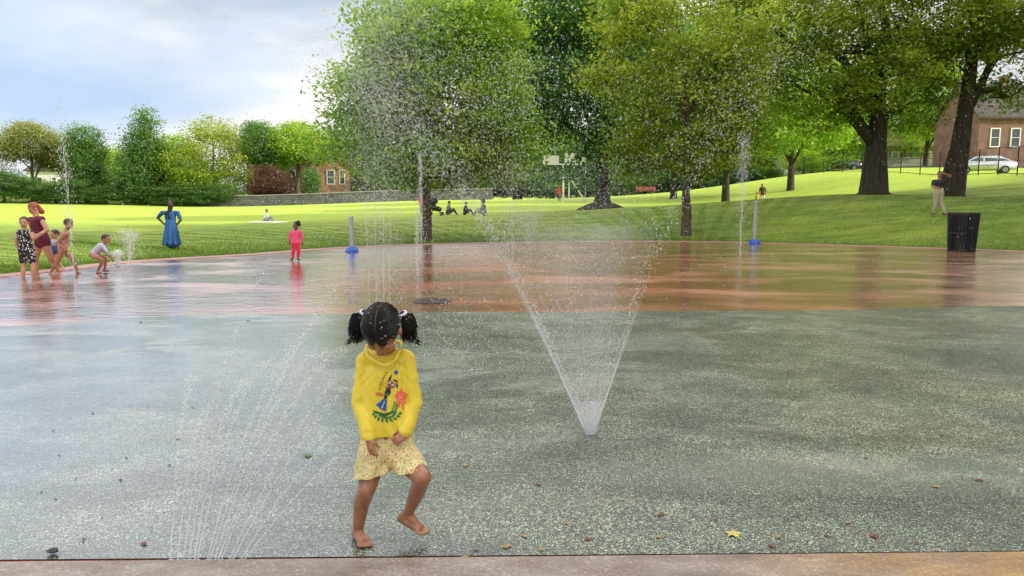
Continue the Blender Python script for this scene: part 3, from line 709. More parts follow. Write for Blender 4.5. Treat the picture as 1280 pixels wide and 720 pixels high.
# ------------------------------------------------------------------ buildings and road behind the fence
mat('white_paint', (.78, .78, .76), .5, .06); mat('cream_wall', (.62, .57, .46), .85, .1); mat('pale_wall', (.72, .70, .66), .8, .08)
mat('roof_dark', (.07, .055, .05), .85, .25, 3); mat('roof_brown', (.16, .09, .06), .85, .25, 3)
mat('window_glass', (.05, .07, .08), .08, .2, 2, spec=.8); mat('asphalt', (.06, .06, .062), .85, .2); mat('concrete', (.33, .32, .30), .85, .15)
mat('iron_black', (.015, .015, .017), .45, .2, metal=.3); mat('steel_grey', (.40, .43, .47), .38, .12, 10, metal=.25); mat('blue_plastic', (.012, .10, .52), .35, .12)
def gable_house(name, label, u0, u1, d, eave_v, ridge_v, wallm, roofm, wins, depth=8.0, gable_front=False, base_drop=.3, door=None, trimm='white_paint', group=None):
    x0, x1 = (u0-640)/900*d, (u1-640)/900*d; zc = min(H(x0, d), H(x1, d))-base_drop; W_ = x1-x0; cx_ = (x0+x1)/2
    hz = 1.4+d*(252-eave_v)/900-zc; rz_ = 1.4+d*(252-ridge_v)/900-zc
    e = empty(name, (cx_, d+depth/2, zc), label, 'house', group)
    mb = MB(); h = W_/2; q = depth/2
    if gable_front:
        v = [(-h, -q, 0), (h, -q, 0), (h, q, 0), (-h, q, 0), (-h, -q, hz), (h, -q, hz), (h, q, hz), (-h, q, hz), (0, -q, rz_), (0, q, rz_)]
        mb.add(v, [(0, 1, 5, 8, 4), (2, 3, 7, 9, 6), (1, 2, 6, 5), (3, 0, 4, 7)])
        r = MB(); o_ = .35; k = (rz_-hz)/h
        for s in (-1, 1):
            a = (s*(h+o_), -q-o_, hz-k*o_+.02); b = (s*(h+o_), q+o_, hz-k*o_+.02); c = (0, q+o_, rz_+.02); dd = (0, -q-o_, rz_+.02)
            r.add([a, b, c, dd]+[(p[0], p[1], p[2]+.18) for p in (a, b, c, dd)], [(0, 1, 2, 3), (4, 7, 6, 5), (0, 3, 7, 4), (0, 4, 5, 1), (1, 5, 6, 2), (2, 6, 7, 3)])
    else:
        v = [(-h, -q, 0), (h, -q, 0), (h, q, 0), (-h, q, 0), (-h, -q, hz), (h, -q, hz), (h, q, hz), (-h, q, hz), (-h, 0, rz_), (h, 0, rz_)]
        mb.add(v, [(0, 1, 5, 4), (2, 3, 7, 6), (1, 2, 6, 9, 5), (3, 0, 4, 8, 7)])
        r = MB(); o_ = .35; k = (rz_-hz)/q
        for s in (-1, 1):
            a = (-h-o_, s*(q+o_), hz-k*o_+.02); b = (h+o_, s*(q+o_), hz-k*o_+.02); c = (h+o_, 0, rz_+.02); dd = (-h-o_, 0, rz_+.02)
            r.add([a, b, c, dd]+[(p[0], p[1], p[2]+.18) for p in (a, b, c, dd)], [(0, 1, 2, 3), (4, 7, 6, 5), (0, 3, 7, 4), (0, 4, 5, 1), (1, 5, 6, 2), (2, 6, 7, 3)])
    mb.build('wall', M[wallm], e); ro = r.build('roof', M[roofm], e)
    MB().box((W_*.25, 0, rz_+.3), (.8, .8, 1.4)).build('chimney', M['brick'], ro)
    for (u, v_, w_, h_) in wins:
        x = (u-640)/900*d-cx_; z = 1.4+d*(252-v_)/900-zc; ww = w_/900*d; hh = h_/900*d
        f = MB(); t = .12
        for dx, dz, sx_, sz_ in ((0, hh/2, ww+t, t), (0, -hh/2, ww+t*1.6, t), (-ww/2, 0, t, hh-t), (ww/2, 0, t, hh-t), (0, 0, ww-t, .06)):
            f.box((x+dx, -q-.03, z+dz), (sx_, .1, sz_))
        fo = f.build('window', M[trimm], e)
        MB().box((x, -q-.012, z), (ww-.02, .03, hh-.02)).build('pane', M['window_glass'], fo)
    if door:
        u, v_, w_, h_ = door; x = (u-640)/900*d-cx_; ww = w_/900*d; hh = h_/900*d
        MB().box((x, -q-.03, base_drop+hh/2), (ww, .08, hh)).build('door', M['roof_brown'], e, bevel=.01)
    return e
gable_house('brick_house', 'red brick house with steep roof and white framed windows behind the silver car', 1213, 1290, 76, 148, 104, 'brick', 'roof_dark', [(1233, 174, 11, 22), (1258, 174, 11, 22), (1280, 174, 9, 22)], gable_front=False, door=(1220, 0, 8, 20))
gable_house('brick_house', 'long low red brick house seen between the two bank trunks', 1096, 1186, 98, 184, 168, 'brick', 'roof_brown', [(1112, 196, 8, 9), (1130, 196, 8, 9), (1152, 196, 8, 9), (1172, 196, 8, 9)])
gable_house('tan_house', 'tan house half hidden behind the street trees above the fence', 976, 1062, 104, 170, 150, 'cream_wall', 'roof_brown', [(1000, 192, 8, 14), (1022, 192, 8, 14), (1046, 192, 8, 14)], door=(1034, 0, 7, 18))
gable_house('pale_house', 'pale gabled house between the dark columnar and pointed trees', 133, 164, 118, 214, 203, 'pale_wall', 'roof_brown', [(146, 222, 4, 6), (156, 222, 4, 6)])
gable_house('orange_house', 'low orange brick house showing under the pointed tree', 176, 210, 120, 222, 214, 'brick_orange', 'roof_dark', [(186, 229, 4, 5), (198, 229, 4, 5)])
gable_house('brown_house', 'brown brick house behind the copper leaved small tree', 312, 388, 112, 198, 180, 'brick', 'roof_brown', [(328, 218, 5, 8), (348, 218, 5, 8), (370, 218, 5, 8)])
gable_house('salmon_house', 'salmon brick house with dark porch windows behind the stone wall', 401, 440, 106, 206, 186, 'brick_orange', 'roof_brown', [(416, 222, 9, 17), (430, 222, 6, 17)], gable_front=True)
gable_house('white_house', 'white house showing behind the bare trees at far left', 40, 92, 118, 214, 200, 'pale_wall', 'roof_dark', [(56, 226, 6, 8), (74, 226, 6, 8)], group=None)
def ridge_wall(name, label, pts, h, t, m, cat='wall', cap=True):
    e = empty(name, (pts[0][0], pts[0][1], 0), label, cat); o0 = Vector((pts[0][0], pts[0][1], 0)); mb = MB(); cb = MB()
    for i in range(len(pts)-1):
        a, b = pts[i], pts[i+1]; L = math.hypot(b[0]-a[0], b[1]-a[1]); nx_, ny_ = -(b[1]-a[1])/L*t/2, (b[0]-a[0])/L*t/2
        za, zb = H(*a), H(*b)
        for B, lo, hi, kx in ((mb, -.3, h, 1), (cb, h+.002, h+.12, 1.4)):
            v = []
            for z0 in (lo, hi):
                for (p, z) in ((a, za), (b, zb)):
                    for s in (-1, 1): v.append(Vector((p[0]+s*nx_*kx, p[1]+s*ny_*kx, z+z0))-o0)
            B.add(v, [(0, 2, 3, 1), (4, 5, 7, 6), (0, 4, 6, 2), (1, 3, 7, 5), (0, 1, 5, 4), (2, 6, 7, 3)])
    mb.build('wall_body', m, e)
    if cap: cb.build('coping', M['concrete'], e)
ridge_wall('stone_wall', 'long grey stone wall along the far left edge of the field', [((u-640)/900*96, 96) for u in range(232, 640, 24)], 1.35, .4, M['stone'])
ridge_wall('stone_wall', 'low grey foundation wall in front of the red brick houses on the right', [((u-640)/900*92, 92) for u in range(1080, 1200, 24)], 1.1, .4, M['concrete'])
# fence on top of the bank
def bank_fence():
    us = list(range(1000, 1290, 24)); pts = []
    for u in us:
        d = 82-(u-1000)/236*30; pts.append(((u-640)/900*d, d))
    e = empty('railing_fence', (pts[0][0], pts[0][1], H(*pts[0])), 'thin black metal fence along the top of the grassy bank', 'fence'); o0 = Vector(e.location)
    P3 = [Vector((x, y, H(x, y)))-o0 for x, y in pts]
    for p in P3: MB().tube([p+Vector((0, 0, -.1)), p+Vector((0, 0, 1.95))], .04, 6).build('post', M['iron_black'], e)
    for z, r in ((1.9, .022), (1.0, .014), (.12, .03)): MB().tube([p+Vector((0, 0, z)) for p in P3], r, 5).build('rail', M['iron_black'], e)
    mb = MB()
    for i in range(len(P3)-1):
        a, b = P3[i], P3[i+1]; L = (b-a).length; m_ = int(L/.35)
        for k in range(m_):
            q = a.lerp(b, k/m_); r = a.lerp(b, min(1, (k+3)/m_))
            mb.tube([q+Vector((0, 0, .12)), r+Vector((0, 0, 1.9))], .004, 3, cap=False); mb.tube([r+Vector((0, 0, .12)), q+Vector((0, 0, 1.9))], .004, 3, cap=False)
    mb.build('wire_mesh', M['iron_black'], e)
bank_fence()
# road strip draped on the plateau
def draped(name, pts, w, m, lift, label):
    V = []; Fc = []
    for i, (x, y) in enumerate(pts):
        a = Vector(pts[max(i-1, 0)]); b = Vector(pts[min(i+1, len(pts)-1)]); t = (b-a).normalized(); nn = Vector((-t.y, t.x))
        for k in range(5):
            s = (k/4-.5)*w; px, py = x+nn.x*s, y+nn.y*s; V.append((px, py, H(px, py)+lift))
    for i in range(len(pts)-1):
        for k in range(4):
            a = i*5+k; Fc.append((a, a+5, a+6, a+1))
    me = bpy.data.meshes.new(name); me.from_pydata(V, [], Fc); o = link_mesh(name, me, m); tag(o, label, kind='structure')
draped('road', [(20+i*2.2, 93-i*1.15) for i in range(28)], 6.5, M['asphalt'], .05, 'asphalt road behind the fence')
def car(label, u, d, rz, paint, Ls=4.5, group='cars parked along the road'):
    b = ground_at(u, d); b.z += .06; e = empty('parked_car', b, label, 'car', group, rz=rz); L = Ls/2; w = .9
    side = [(-L, .35), (-L+.02, .75), (-L+.1, .95), (-L*.62, 1.02), (-L*.32, 1.45), (L*.42, 1.5), (L*.86, 1.02), (L-.02, .9), (L, .5), (L-.05, .3), (-L+.1, .26)]
    me = bpy.data.meshes.new('body'); bm = bmesh.new(); ra = []
    for sgn in (-1, 1): ra.append([bm.verts.new((x, sgn*(w-(.16 if z > 1.1 else 0)), z)) for x, z in side])
    bm.faces.new(ra[0]); bm.faces.new(ra[1][::-1]); nn = len(side)
    for i in range(nn): bm.faces.new((ra[0][i], ra[1][i], ra[1][(i+1) % nn], ra[0][(i+1) % nn]))
    bmesh.ops.recalc_face_normals(bm, faces=bm.faces); bmesh.ops.bevel(bm, geom=list(bm.edges), offset=.05, segments=2, affect='EDGES', clamp_overlap=True)
    bm.to_mesh(me); bm.free(); me.polygons.foreach_set('use_smooth', [True]*len(me.polygons)); link_mesh('body', me, paint, e)
    gl = MB()
    for sgn in (-1, 1):
        y0_, y1_ = sgn*(w-.015), sgn*(w-.135)
        for xs_ in ([(-L*.55, 1.06), (-L*.08, 1.06), (-L*.08, 1.40), (-L*.28, 1.38)], [(-L*.04, 1.06), (L*.38, 1.06), (L*.34, 1.42), (-L*.04, 1.41)], [(L*.42, 1.06), (L*.74, 1.06), (L*.43, 1.40), (L*.39, 1.42)]):
            v = [(x, sgn*(w+.006-(.155*(z-1.02)/.4)), z) for x, z in xs_]; gl.add(v, [(0, 1, 2, 3)])
    for xa, za, xb, zb in ((-L*.61, 1.05, -L*.345, 1.41), (L*.83, 1.06, L*.46, 1.46)):
        s = -1 if xa < 0 else 1
        gl.add([(xa+s*.02, -.7, za+.02), (xa+s*.02, .7, za+.02), (xb+s*.02, .62, zb+.02), (xb+s*.02, -.62, zb+.02)], [(0, 1, 2, 3)])
    gl.build('windows', M['window_glass'], e)
    for sx_ in (-.62, .62):
        for sy_ in (-1, 1):
            wob = MB().lathe([(.0, -.11), (.27, -.11), (.33, -.07), (.33, .07), (.27, .11), (0, .11)], n=20).build('wheel', M['iron_black'], e, smooth=False)
            wob.rotation_euler = (R(90), 0, 0); wob.location = (L*sx_, sy_*.84, .33)
            rm = MB().lathe([(0, -.02), (.19, -.02), (.21, .02), (0, .03)], n=14).build('rim', M['steel_grey'], wob); rm.location = (0, 0, -sy_*.11)
    for s_ in (-1, 1):
        MB().box((-L+.0, s_*.62, .74), (.06, .32, .14)).build('headlight', M['white_paint'], e, bevel=.02)
        MB().box((L-.01, s_*.66, .84), (.05, .2, .16)).build('tail_light', mat('red_lens', (.4, .01, .01), .3), e, bevel=.02)
mat('paint_silver', (.62, .63, .65), .25, .05, metal=.4, coat=1); mat('paint_dark', (.03, .035, .04), .22, .1, metal=.2, coat=1)
car('silver parked car behind the fence at the right edge, below the brick house', 1222, 62, R(-24), M['paint_silver'])
car('dark parked car beyond the fence, left of the thick dark trunk', 1046, 90, R(-20), M['paint_dark'])
# bench and the white play structure
def bench():
    b = ground_at(806, 88); e = empty('park_bench', b, 'small dark red bench at the far side of the field, right of the white slide', 'bench')
    MB().box((0, 0, .48), (2.4, .5, .07)).build('seat', mat('red_wood', (.28, .05, .04)), e); MB().box((0, .27, .8), (2.4, .06, .4)).build('backrest', M['red_wood'], e)
    for s in (-1, 1): MB().box((s*.95, .05, .22), (.08, .45, .45)).build('leg', M['iron_black'], e)
bench()
def play():
    d = 70; b = ground_at(703, d); k = d/900.0
    e = empty('backboard_frame', b, 'white post carrying a row of pale boards beside the slide on the far field', 'play frame')
    X_ = lambda u: (u-703)*k
    Zt = 1.4+d*(252-207)/900-b.z
    MB().tube([(0, 0, -.1), (0, 0, Zt+.1)], .06, 10).build('post', M['white_paint'], e)
    MB().box(((678+731)/2*k-703*k, 0, Zt+.06), (53*k, .1, .12)).build('crossbeam', M['white_paint'], e)
    MB().box((X_(688), 0, Zt+.5), (20*k, .05, .75)).build('board', M['pale_wall'], e)
    MB().box((X_(712), 0, Zt+.62), (14*k, .05, 1.0)).build('board', M['pale_wall'], e)
    MB().box((X_(726), 0, Zt+.45), (9*k, .05, .65)).build('board', M['pale_wall'], e)
    MB().tube([(X_(731), 0, -.1), (X_(731), 0, Zt)], .05, 8).build('post', M['steel_grey'], e)
    b2 = ground_at(706, d-1.2); e = empty('slide', b2, 'white slide with side rails on the far field', 'slide'); z0 = 1.4+(d-1.2)*(252-223)/900-b2.z
    zg = -.05
    mb = MB(); xa, xb = 0.35, 1.85
    for s in (-1, 1): mb.tube([(xa-.5, s*.3, z0+.05), (xa+.1, s*.3, z0), (xa+.8, s*.3, z0*.5+.1), (xb, s*.3, .18)], .05, 6)
    mb.add([(xa-.5, -.3, z0-.05), (xa-.5, .3, z0-.05), (xa+.1, -.3, z0-.1), (xa+.1, .3, z0-.1), (xa+.8, -.3, z0*.5), (xa+.8, .3, z0*.5), (xb, -.3, .1), (xb, .3, .1)], [(0, 2, 3, 1), (2, 4, 5, 3), (4, 6, 7, 5)])
    mb.build('chute', M['white_paint'], e)
    for x in (-.15, .35):
        for s in (-1, 1): MB().tube([(x, s*.3, zg), (x, s*.3, z0)], .045, 6).build('leg', M['white_paint'], e)
    mb = MB()
    for i in range(7): mb.tube([(-.15, -.3, .25+i*.27), (-.15, .3, .25+i*.27)], .02, 5)
    mb.build('ladder', M['white_paint'], e)
play()

# ------------------------------------------------------------------ pad furniture
def spray_post(label, u, v, top_v, d):
    b = gz(u, v); b = Vector((b.x, b.y, 0)) if d is None else Vector(((u-640)/900*d, d, 0))
    h = (v-top_v)/900*b.y
    e = empty('spray_post', b, label, 'spray post', 'spray posts on the pad')
    MB().lathe([(.06, .0), (.06, h*.97), (.075, h*.975), (.075, h), (.03, h+.02), (0, h+.02)], n=18).build('pole', M['steel_grey'], e, smooth=False)
    MB().lathe([(.19, .0), (.185, .05), (.16, .1), (.11, .145), (.066, .16)], n=24).build('base_dome', M['blue_plastic'], e, smooth=True)
    MB().lathe([(.025, 0), (.025, .05), (0, .055)], (0, -.06, h*.9), n=10).build('nozzle', M['steel_grey'], e)
spray_post('grey spray post with blue dome base, left of the young tree', 440, 315, 271, None)
spray_post('grey spray post with blue dome base, right of the slim tree', 943, 305, 252, None)
def bin_():
    b = ground_at(1202, 20.5); e = empty('trash_bin', b, 'black slatted trash bin on the grass at the right edge', 'trash bin'); h = 1.14
    MB().lathe([(.0, .03), (.31, .03), (.345, h-.06), (.335, h-.06), (.30, .06), (0, .06)], n=28).build('liner', mat('bin_plastic', (.012, .012, .014), .4, .3, 5), e, smooth=False)
    for i in range(30):
        a = i/30*2*math.pi; c, s = math.cos(a), math.sin(a)
        MB().tube([(c*.325, s*.325, .0), (c*.358, s*.358, h*.5), (c*.385, s*.385, h)], .019, 5).build('slat', M['iron_black'], e)
    for z, r in ((.08, .335), (h*.5, .37), (h-.02, .392)):
        MB().tube([(r*math.cos(t/24*2*math.pi), r*math.sin(t/24*2*math.pi), z) for t in range(25)], .02, 6, cap=False).build('hoop', M['iron_black'], e)
bin_()
def drain(u, v, r, label, grp=None):
    b = gz(u, v); e = empty('drain_cover', (b.x, b.y, .004), label, 'drain cover', grp)
    mb = MB(); mb.lathe([(r, 0), (r, .012), (r-.03, .012), (r-.03, .002)], n=36); mb.build('ring', mat('iron_rusty', (.09, .07, .06), .5, .3), e)
    mb = MB(); k = int(r/.03)
    for i in range(-k, k+1):
        y = i*.03; L = math.sqrt(max(0, (r-.03)**2-y*y)); 
        if L > .03: mb.box((0, y, .006), (2*L, .014, .006))
    mb.build('grate', M['iron_rusty'], e)
    mb = MB(); mb.lathe([(r-.03, .001), (0, .001)], n=36); mb.build('sump', mat('sump_dark', (.05, .04, .03), .3), e)
drain(540, 377, .27, 'round dark drain cover in the red ring behind the girl')
# fallen leaves and bits
mat('leaf_yellow', (.62, .52, .12), .6, .2); mat('leaf_greenish', (.14, .22, .05), .6, .3); mat('leaf_redbrown', (.22, .06, .035), .6, .35); mat('leaf_tan', (.42, .26, .1), .6, .3); mat('pebble_dark', (.02, .02, .022), .4, .3)
def leaf(u, v, size, m, label, kind='maple', grp=None, name='fallen_leaf', cat='leaf', z=.006, seed=0):
    r = random.Random(seed*7+int(u)); b = gz(u, v); a0 = r.uniform(0, 6.28); mb = MB(); pts = []
    nl = 5 if kind == 'maple' else 2; K = 20
    for i in range(K):
        a = i/K*2*math.pi; rr = (.45+.55*abs(math.cos(a*nl/2)))*size*(.85+.3*r.random()) if kind == 'maple' else size*(.35+.65*abs(math.cos(a)))*(.9+.2*r.random())
        pts.append((math.cos(a+a0)*rr, math.sin(a+a0)*rr, .003+abs(r.gauss(0, .08))*size))
    c = (0, 0, .003); vs = pts+[c]; fs = [(i, (i+1) % K, K) for i in range(K)]
    mb.add(vs, fs); 
    mb.tube([(0, 0, .004), (math.cos(a0)*size*1.5, math.sin(a0)*size*1.5, .006)], size*.04, 4)
    o = mb.build(name, m, None, smooth=True); o.location = (b.x, b.y, z); tag(o, label, cat, grp)
leaf(916, 670, .034, M['leaf_yellow'], 'pale yellow star shaped leaf near the walkway edge', seed=1)
leaf(583, 583, .022, M['leaf_tan'], 'small curled yellow leaf on the rubber right of the girl', seed=2)
leaf(385, 571, .030, M['leaf_greenish'], 'green leaf on the wet rubber left of the girl', seed=3)
leaf(708, 656, .016, M['leaf_tan'], 'tan leaf low in the middle of the rubber', seed=4)
r_ = random.Random(5); GL = 'fallen leaves scattered on the rubber'
for i, (u, v) in enumerate([(655, 672), (676, 689), (634, 685), (582, 699), (595, 690), (735, 676), (672, 608), (720, 583), (826, 645), (822, 673), (888, 599), (895, 652), (773, 552), (786, 550), (965, 577), (1082, 574), (1111, 638), (1145, 681), (1224, 602), (1092, 672), (1033, 672), (973, 673), (965, 685), (1170, 610), (1212, 636), (1130, 560), (1178, 545), (1000, 625), (1060, 655), (480, 520), (180, 682), (105, 676)]):
    leaf(u, v, r_.uniform(.009, .021), M[r_.choice(['leaf_redbrown', 'leaf_redbrown', 'leaf_tan'])], 'small reddish brown leaf scrap lying on the rubber', 'maple' if i % 2 else 'oval', GL, seed=i+20)
leaf(876, 694, .014, M['leaf_tan'], 'tan leaf caught at the walkway edge below the cone fountain', seed=9) if False else None
def pebble(u, v, s, label, grp, elong=1.8, m='pebble_dark', name='bark_chip', cat='bark chip'):
    b = gz(u, v); r = random.Random(int(u*3+v)); mb = MB(); mb.ell((0, 0, s*.3), (s*elong*.5, s*.42, s*.22), n=8, m=5)
    mb.v = [(x*(1+r.uniform(-.18, .18)), y*(1+r.uniform(-.18, .18)), z*(1+r.uniform(-.15, .15))) for x, y, z in mb.v]
    o = mb.build(name, M[m], None, smooth=False); o.location = (b.x, b.y, .006); o.rotation_euler[2] = r.uniform(-.5, .5); tag(o, label, cat, grp)
for u, v, s in [(116, 518, .02), (67, 540, .016), (223, 551, .026), (74, 571, .014), (158, 574, .015), (212, 583, .014), (151, 602, .018), (52, 617, .014), (70, 626, .013), (190, 550, .01), (241, 511, .014), (310, 402, .03), (176, 404, .03), (318, 349, .04), (104, 680, .012), (302, 546, .01), (140, 588, .01), (95, 600, .01), (165, 633, .01), (205, 642, .01), (128, 649, .01)]:
    pebble(u, v, s*.62, 'small dark bark chip on the wet rubber left of the girl', 'dark chips on the left of the pad')
pebble(66, 694, .042, 'dark grey stone at the walkway edge in the lower left', None, 1.1, 'pebble_dark', 'stone', 'stone')

# ------------------------------------------------------------------ people
mat('skin_brown', (.37, .155, .08), .40, .22, 26, sss=.06, bump=.12, bscale=160, coat=.35); mat('skin_light', (.58, .30, .20), .5, .08, 20, sss=.06); mat('skin_mid', (.42, .19, .11), .5, .1, 20, sss=.06); mat('skin_dark', (.16, .075, .045), .5, .1, 20)
mat('hair_black', (.007, .0055, .005), .48, .3, 30, spec=.28); mat('hair_brown', (.05, .025, .015), .4, .3, 30)
mat('lip', (.30, .07, .06), .4, .1, sss=.05); mat('eye_dark', (.01, .008, .008), .2, .1); mat('nail', (.55, .25, .2), .3, .05)
def cl(name, col, rough=.8): return mat(name, col, rough, .12, 12, bump=.3, bscale=30)
cl('maroon', (.14, .012, .035)); cl('pink', (.85, .10, .22)); cl('hot_pink', (.80, .03, .11)); cl('navy_scarf', (.012, .016, .03)); cl('grey_cloth', (.20, .21, .23)); cl('dark_cloth', (.025, .025, .03)); cl('khaki', (.55, .46, .34)); cl('red_shoe', (.35, .03, .03)); cl('red_cloth', (.65, .08, .05)); cl('white_cloth', (.75, .75, .72)); cl('yellow_cloth', (.7, .5, .05)); cl('sandal', (.30, .16, .07)); cl('blue_swim', (.03, .08, .25)); cl('lav_cloth', (.5, .48, .6)); cl('brown_cloth', (.14, .06, .04))
V3 = Vector
def hand_prims(mb, wr, dirv, nrm, L, side, curl=.5, spread=.12, fr=.0058):
    """palm, four unequal two-bend fingers and a thumb; nrm = palm side, side=+1/-1 where the thumb is"""
    d = V3(dirv).normalized(); n_ = V3(nrm); n_ = (n_-d*n_.dot(d)).normalized(); s = d.cross(n_).normalized()*side
    k = L/.11; pw = .021*k; pl = .052*k
    for o_, w_ in ((-.62, .0115), (-.2, .0125), (.22, .0125), (.62, .012)):
        mb.cap(V3(wr)+s*pw*o_*.6, .0125*k, V3(wr)+d*pl+s*pw*o_, w_*k*.82)
    for i, (o_, fl) in enumerate(((.75, .040), (.25, .046), (-.25, .043), (-.75, .034))):
        p = V3(wr)+d*pl*.96+s*pw*o_; a = s*o_*spread; ang = curl*.55; fl *= k; r0 = fr*k
        dd = (d*math.cos(ang)+n_*math.sin(ang)+a).normalized(); p1 = p+dd*fl*.45
        ang += curl*.9; dd = (d*math.cos(ang)+n_*math.sin(ang)+a).normalized(); p2 = p1+dd*fl*.32
        ang += curl*.6; dd = (d*math.cos(ang)+n_*math.sin(ang)+a).normalized(); p3 = p2+dd*fl*.25
        mb.cap(p, r0*1.12, p1, r0); mb.cap(p1, r0, p2, r0*.92); mb.cap(p2, r0*.92, p3, r0*.8)
    b = V3(wr)+d*.012*k+s*pw*.6; m1 = b+(d*.55+s*.62+n_*.35).normalized()*.024*k; m2 = m1+(d*.85+s*.2+n_*.45).normalized()*.018*k; m3 = m2+(d*.9+n_*.4).normalized()*.012*k
    mb.cap(b, .0105*k, m1, .0078*k); mb.cap(m1, .0076*k, m2, .0066*k); mb.cap(m2, .0066*k, m3, .0055*k)
def foot_prims(mb, ankle, toe, k, floor=None, r=None):
    """heel, arch, ball and five toes; k = foot length in m"""
    A = V3(ankle); T = V3(toe); d = (T-A); 
    fl = floor if floor is not None else None
    dirh = d.normalized() if fl is None else V3((d.x, d.y, 0)).normalized()
    up = V3((0, 0, 1)); up = (up-dirh*up.dot(dirh)).normalized(); s = dirh.cross(up)
    H0 = A-dirh*k*.13-up*(A.z-fl-.15*k if fl is not None else k*.22)
    if fl is not None: H0.z = fl+.145*k
    mb.cap(A, .16*k, H0, .15*k); ball = H0+dirh*k*.58-up*.03*k
    mb.cap(H0, .145*k, ball+s*.05*k, .115*k); mb.cap(H0, .13*k, ball-s*.12*k, .10*k); mb.cap(A+dirh*.03*k, .14*k, ball+s*.02*k+up*.02*k, .11*k)
    return H0, ball, dirh, up, s
def toes(mb, ball, dirh, up, s, k, big=1):
    for i, (o_, l, r) in enumerate(((.14, .25, .062), (.045, .24, .047), (-.04, .215, .043), (-.115, .18, .04), (-.18, .13, .036))):
        p = ball+s*big*o_*k-up*.035*k; q = p+dirh*l*k-up*.02*k; mb.cap(p, r*k*1.05, q, r*k)

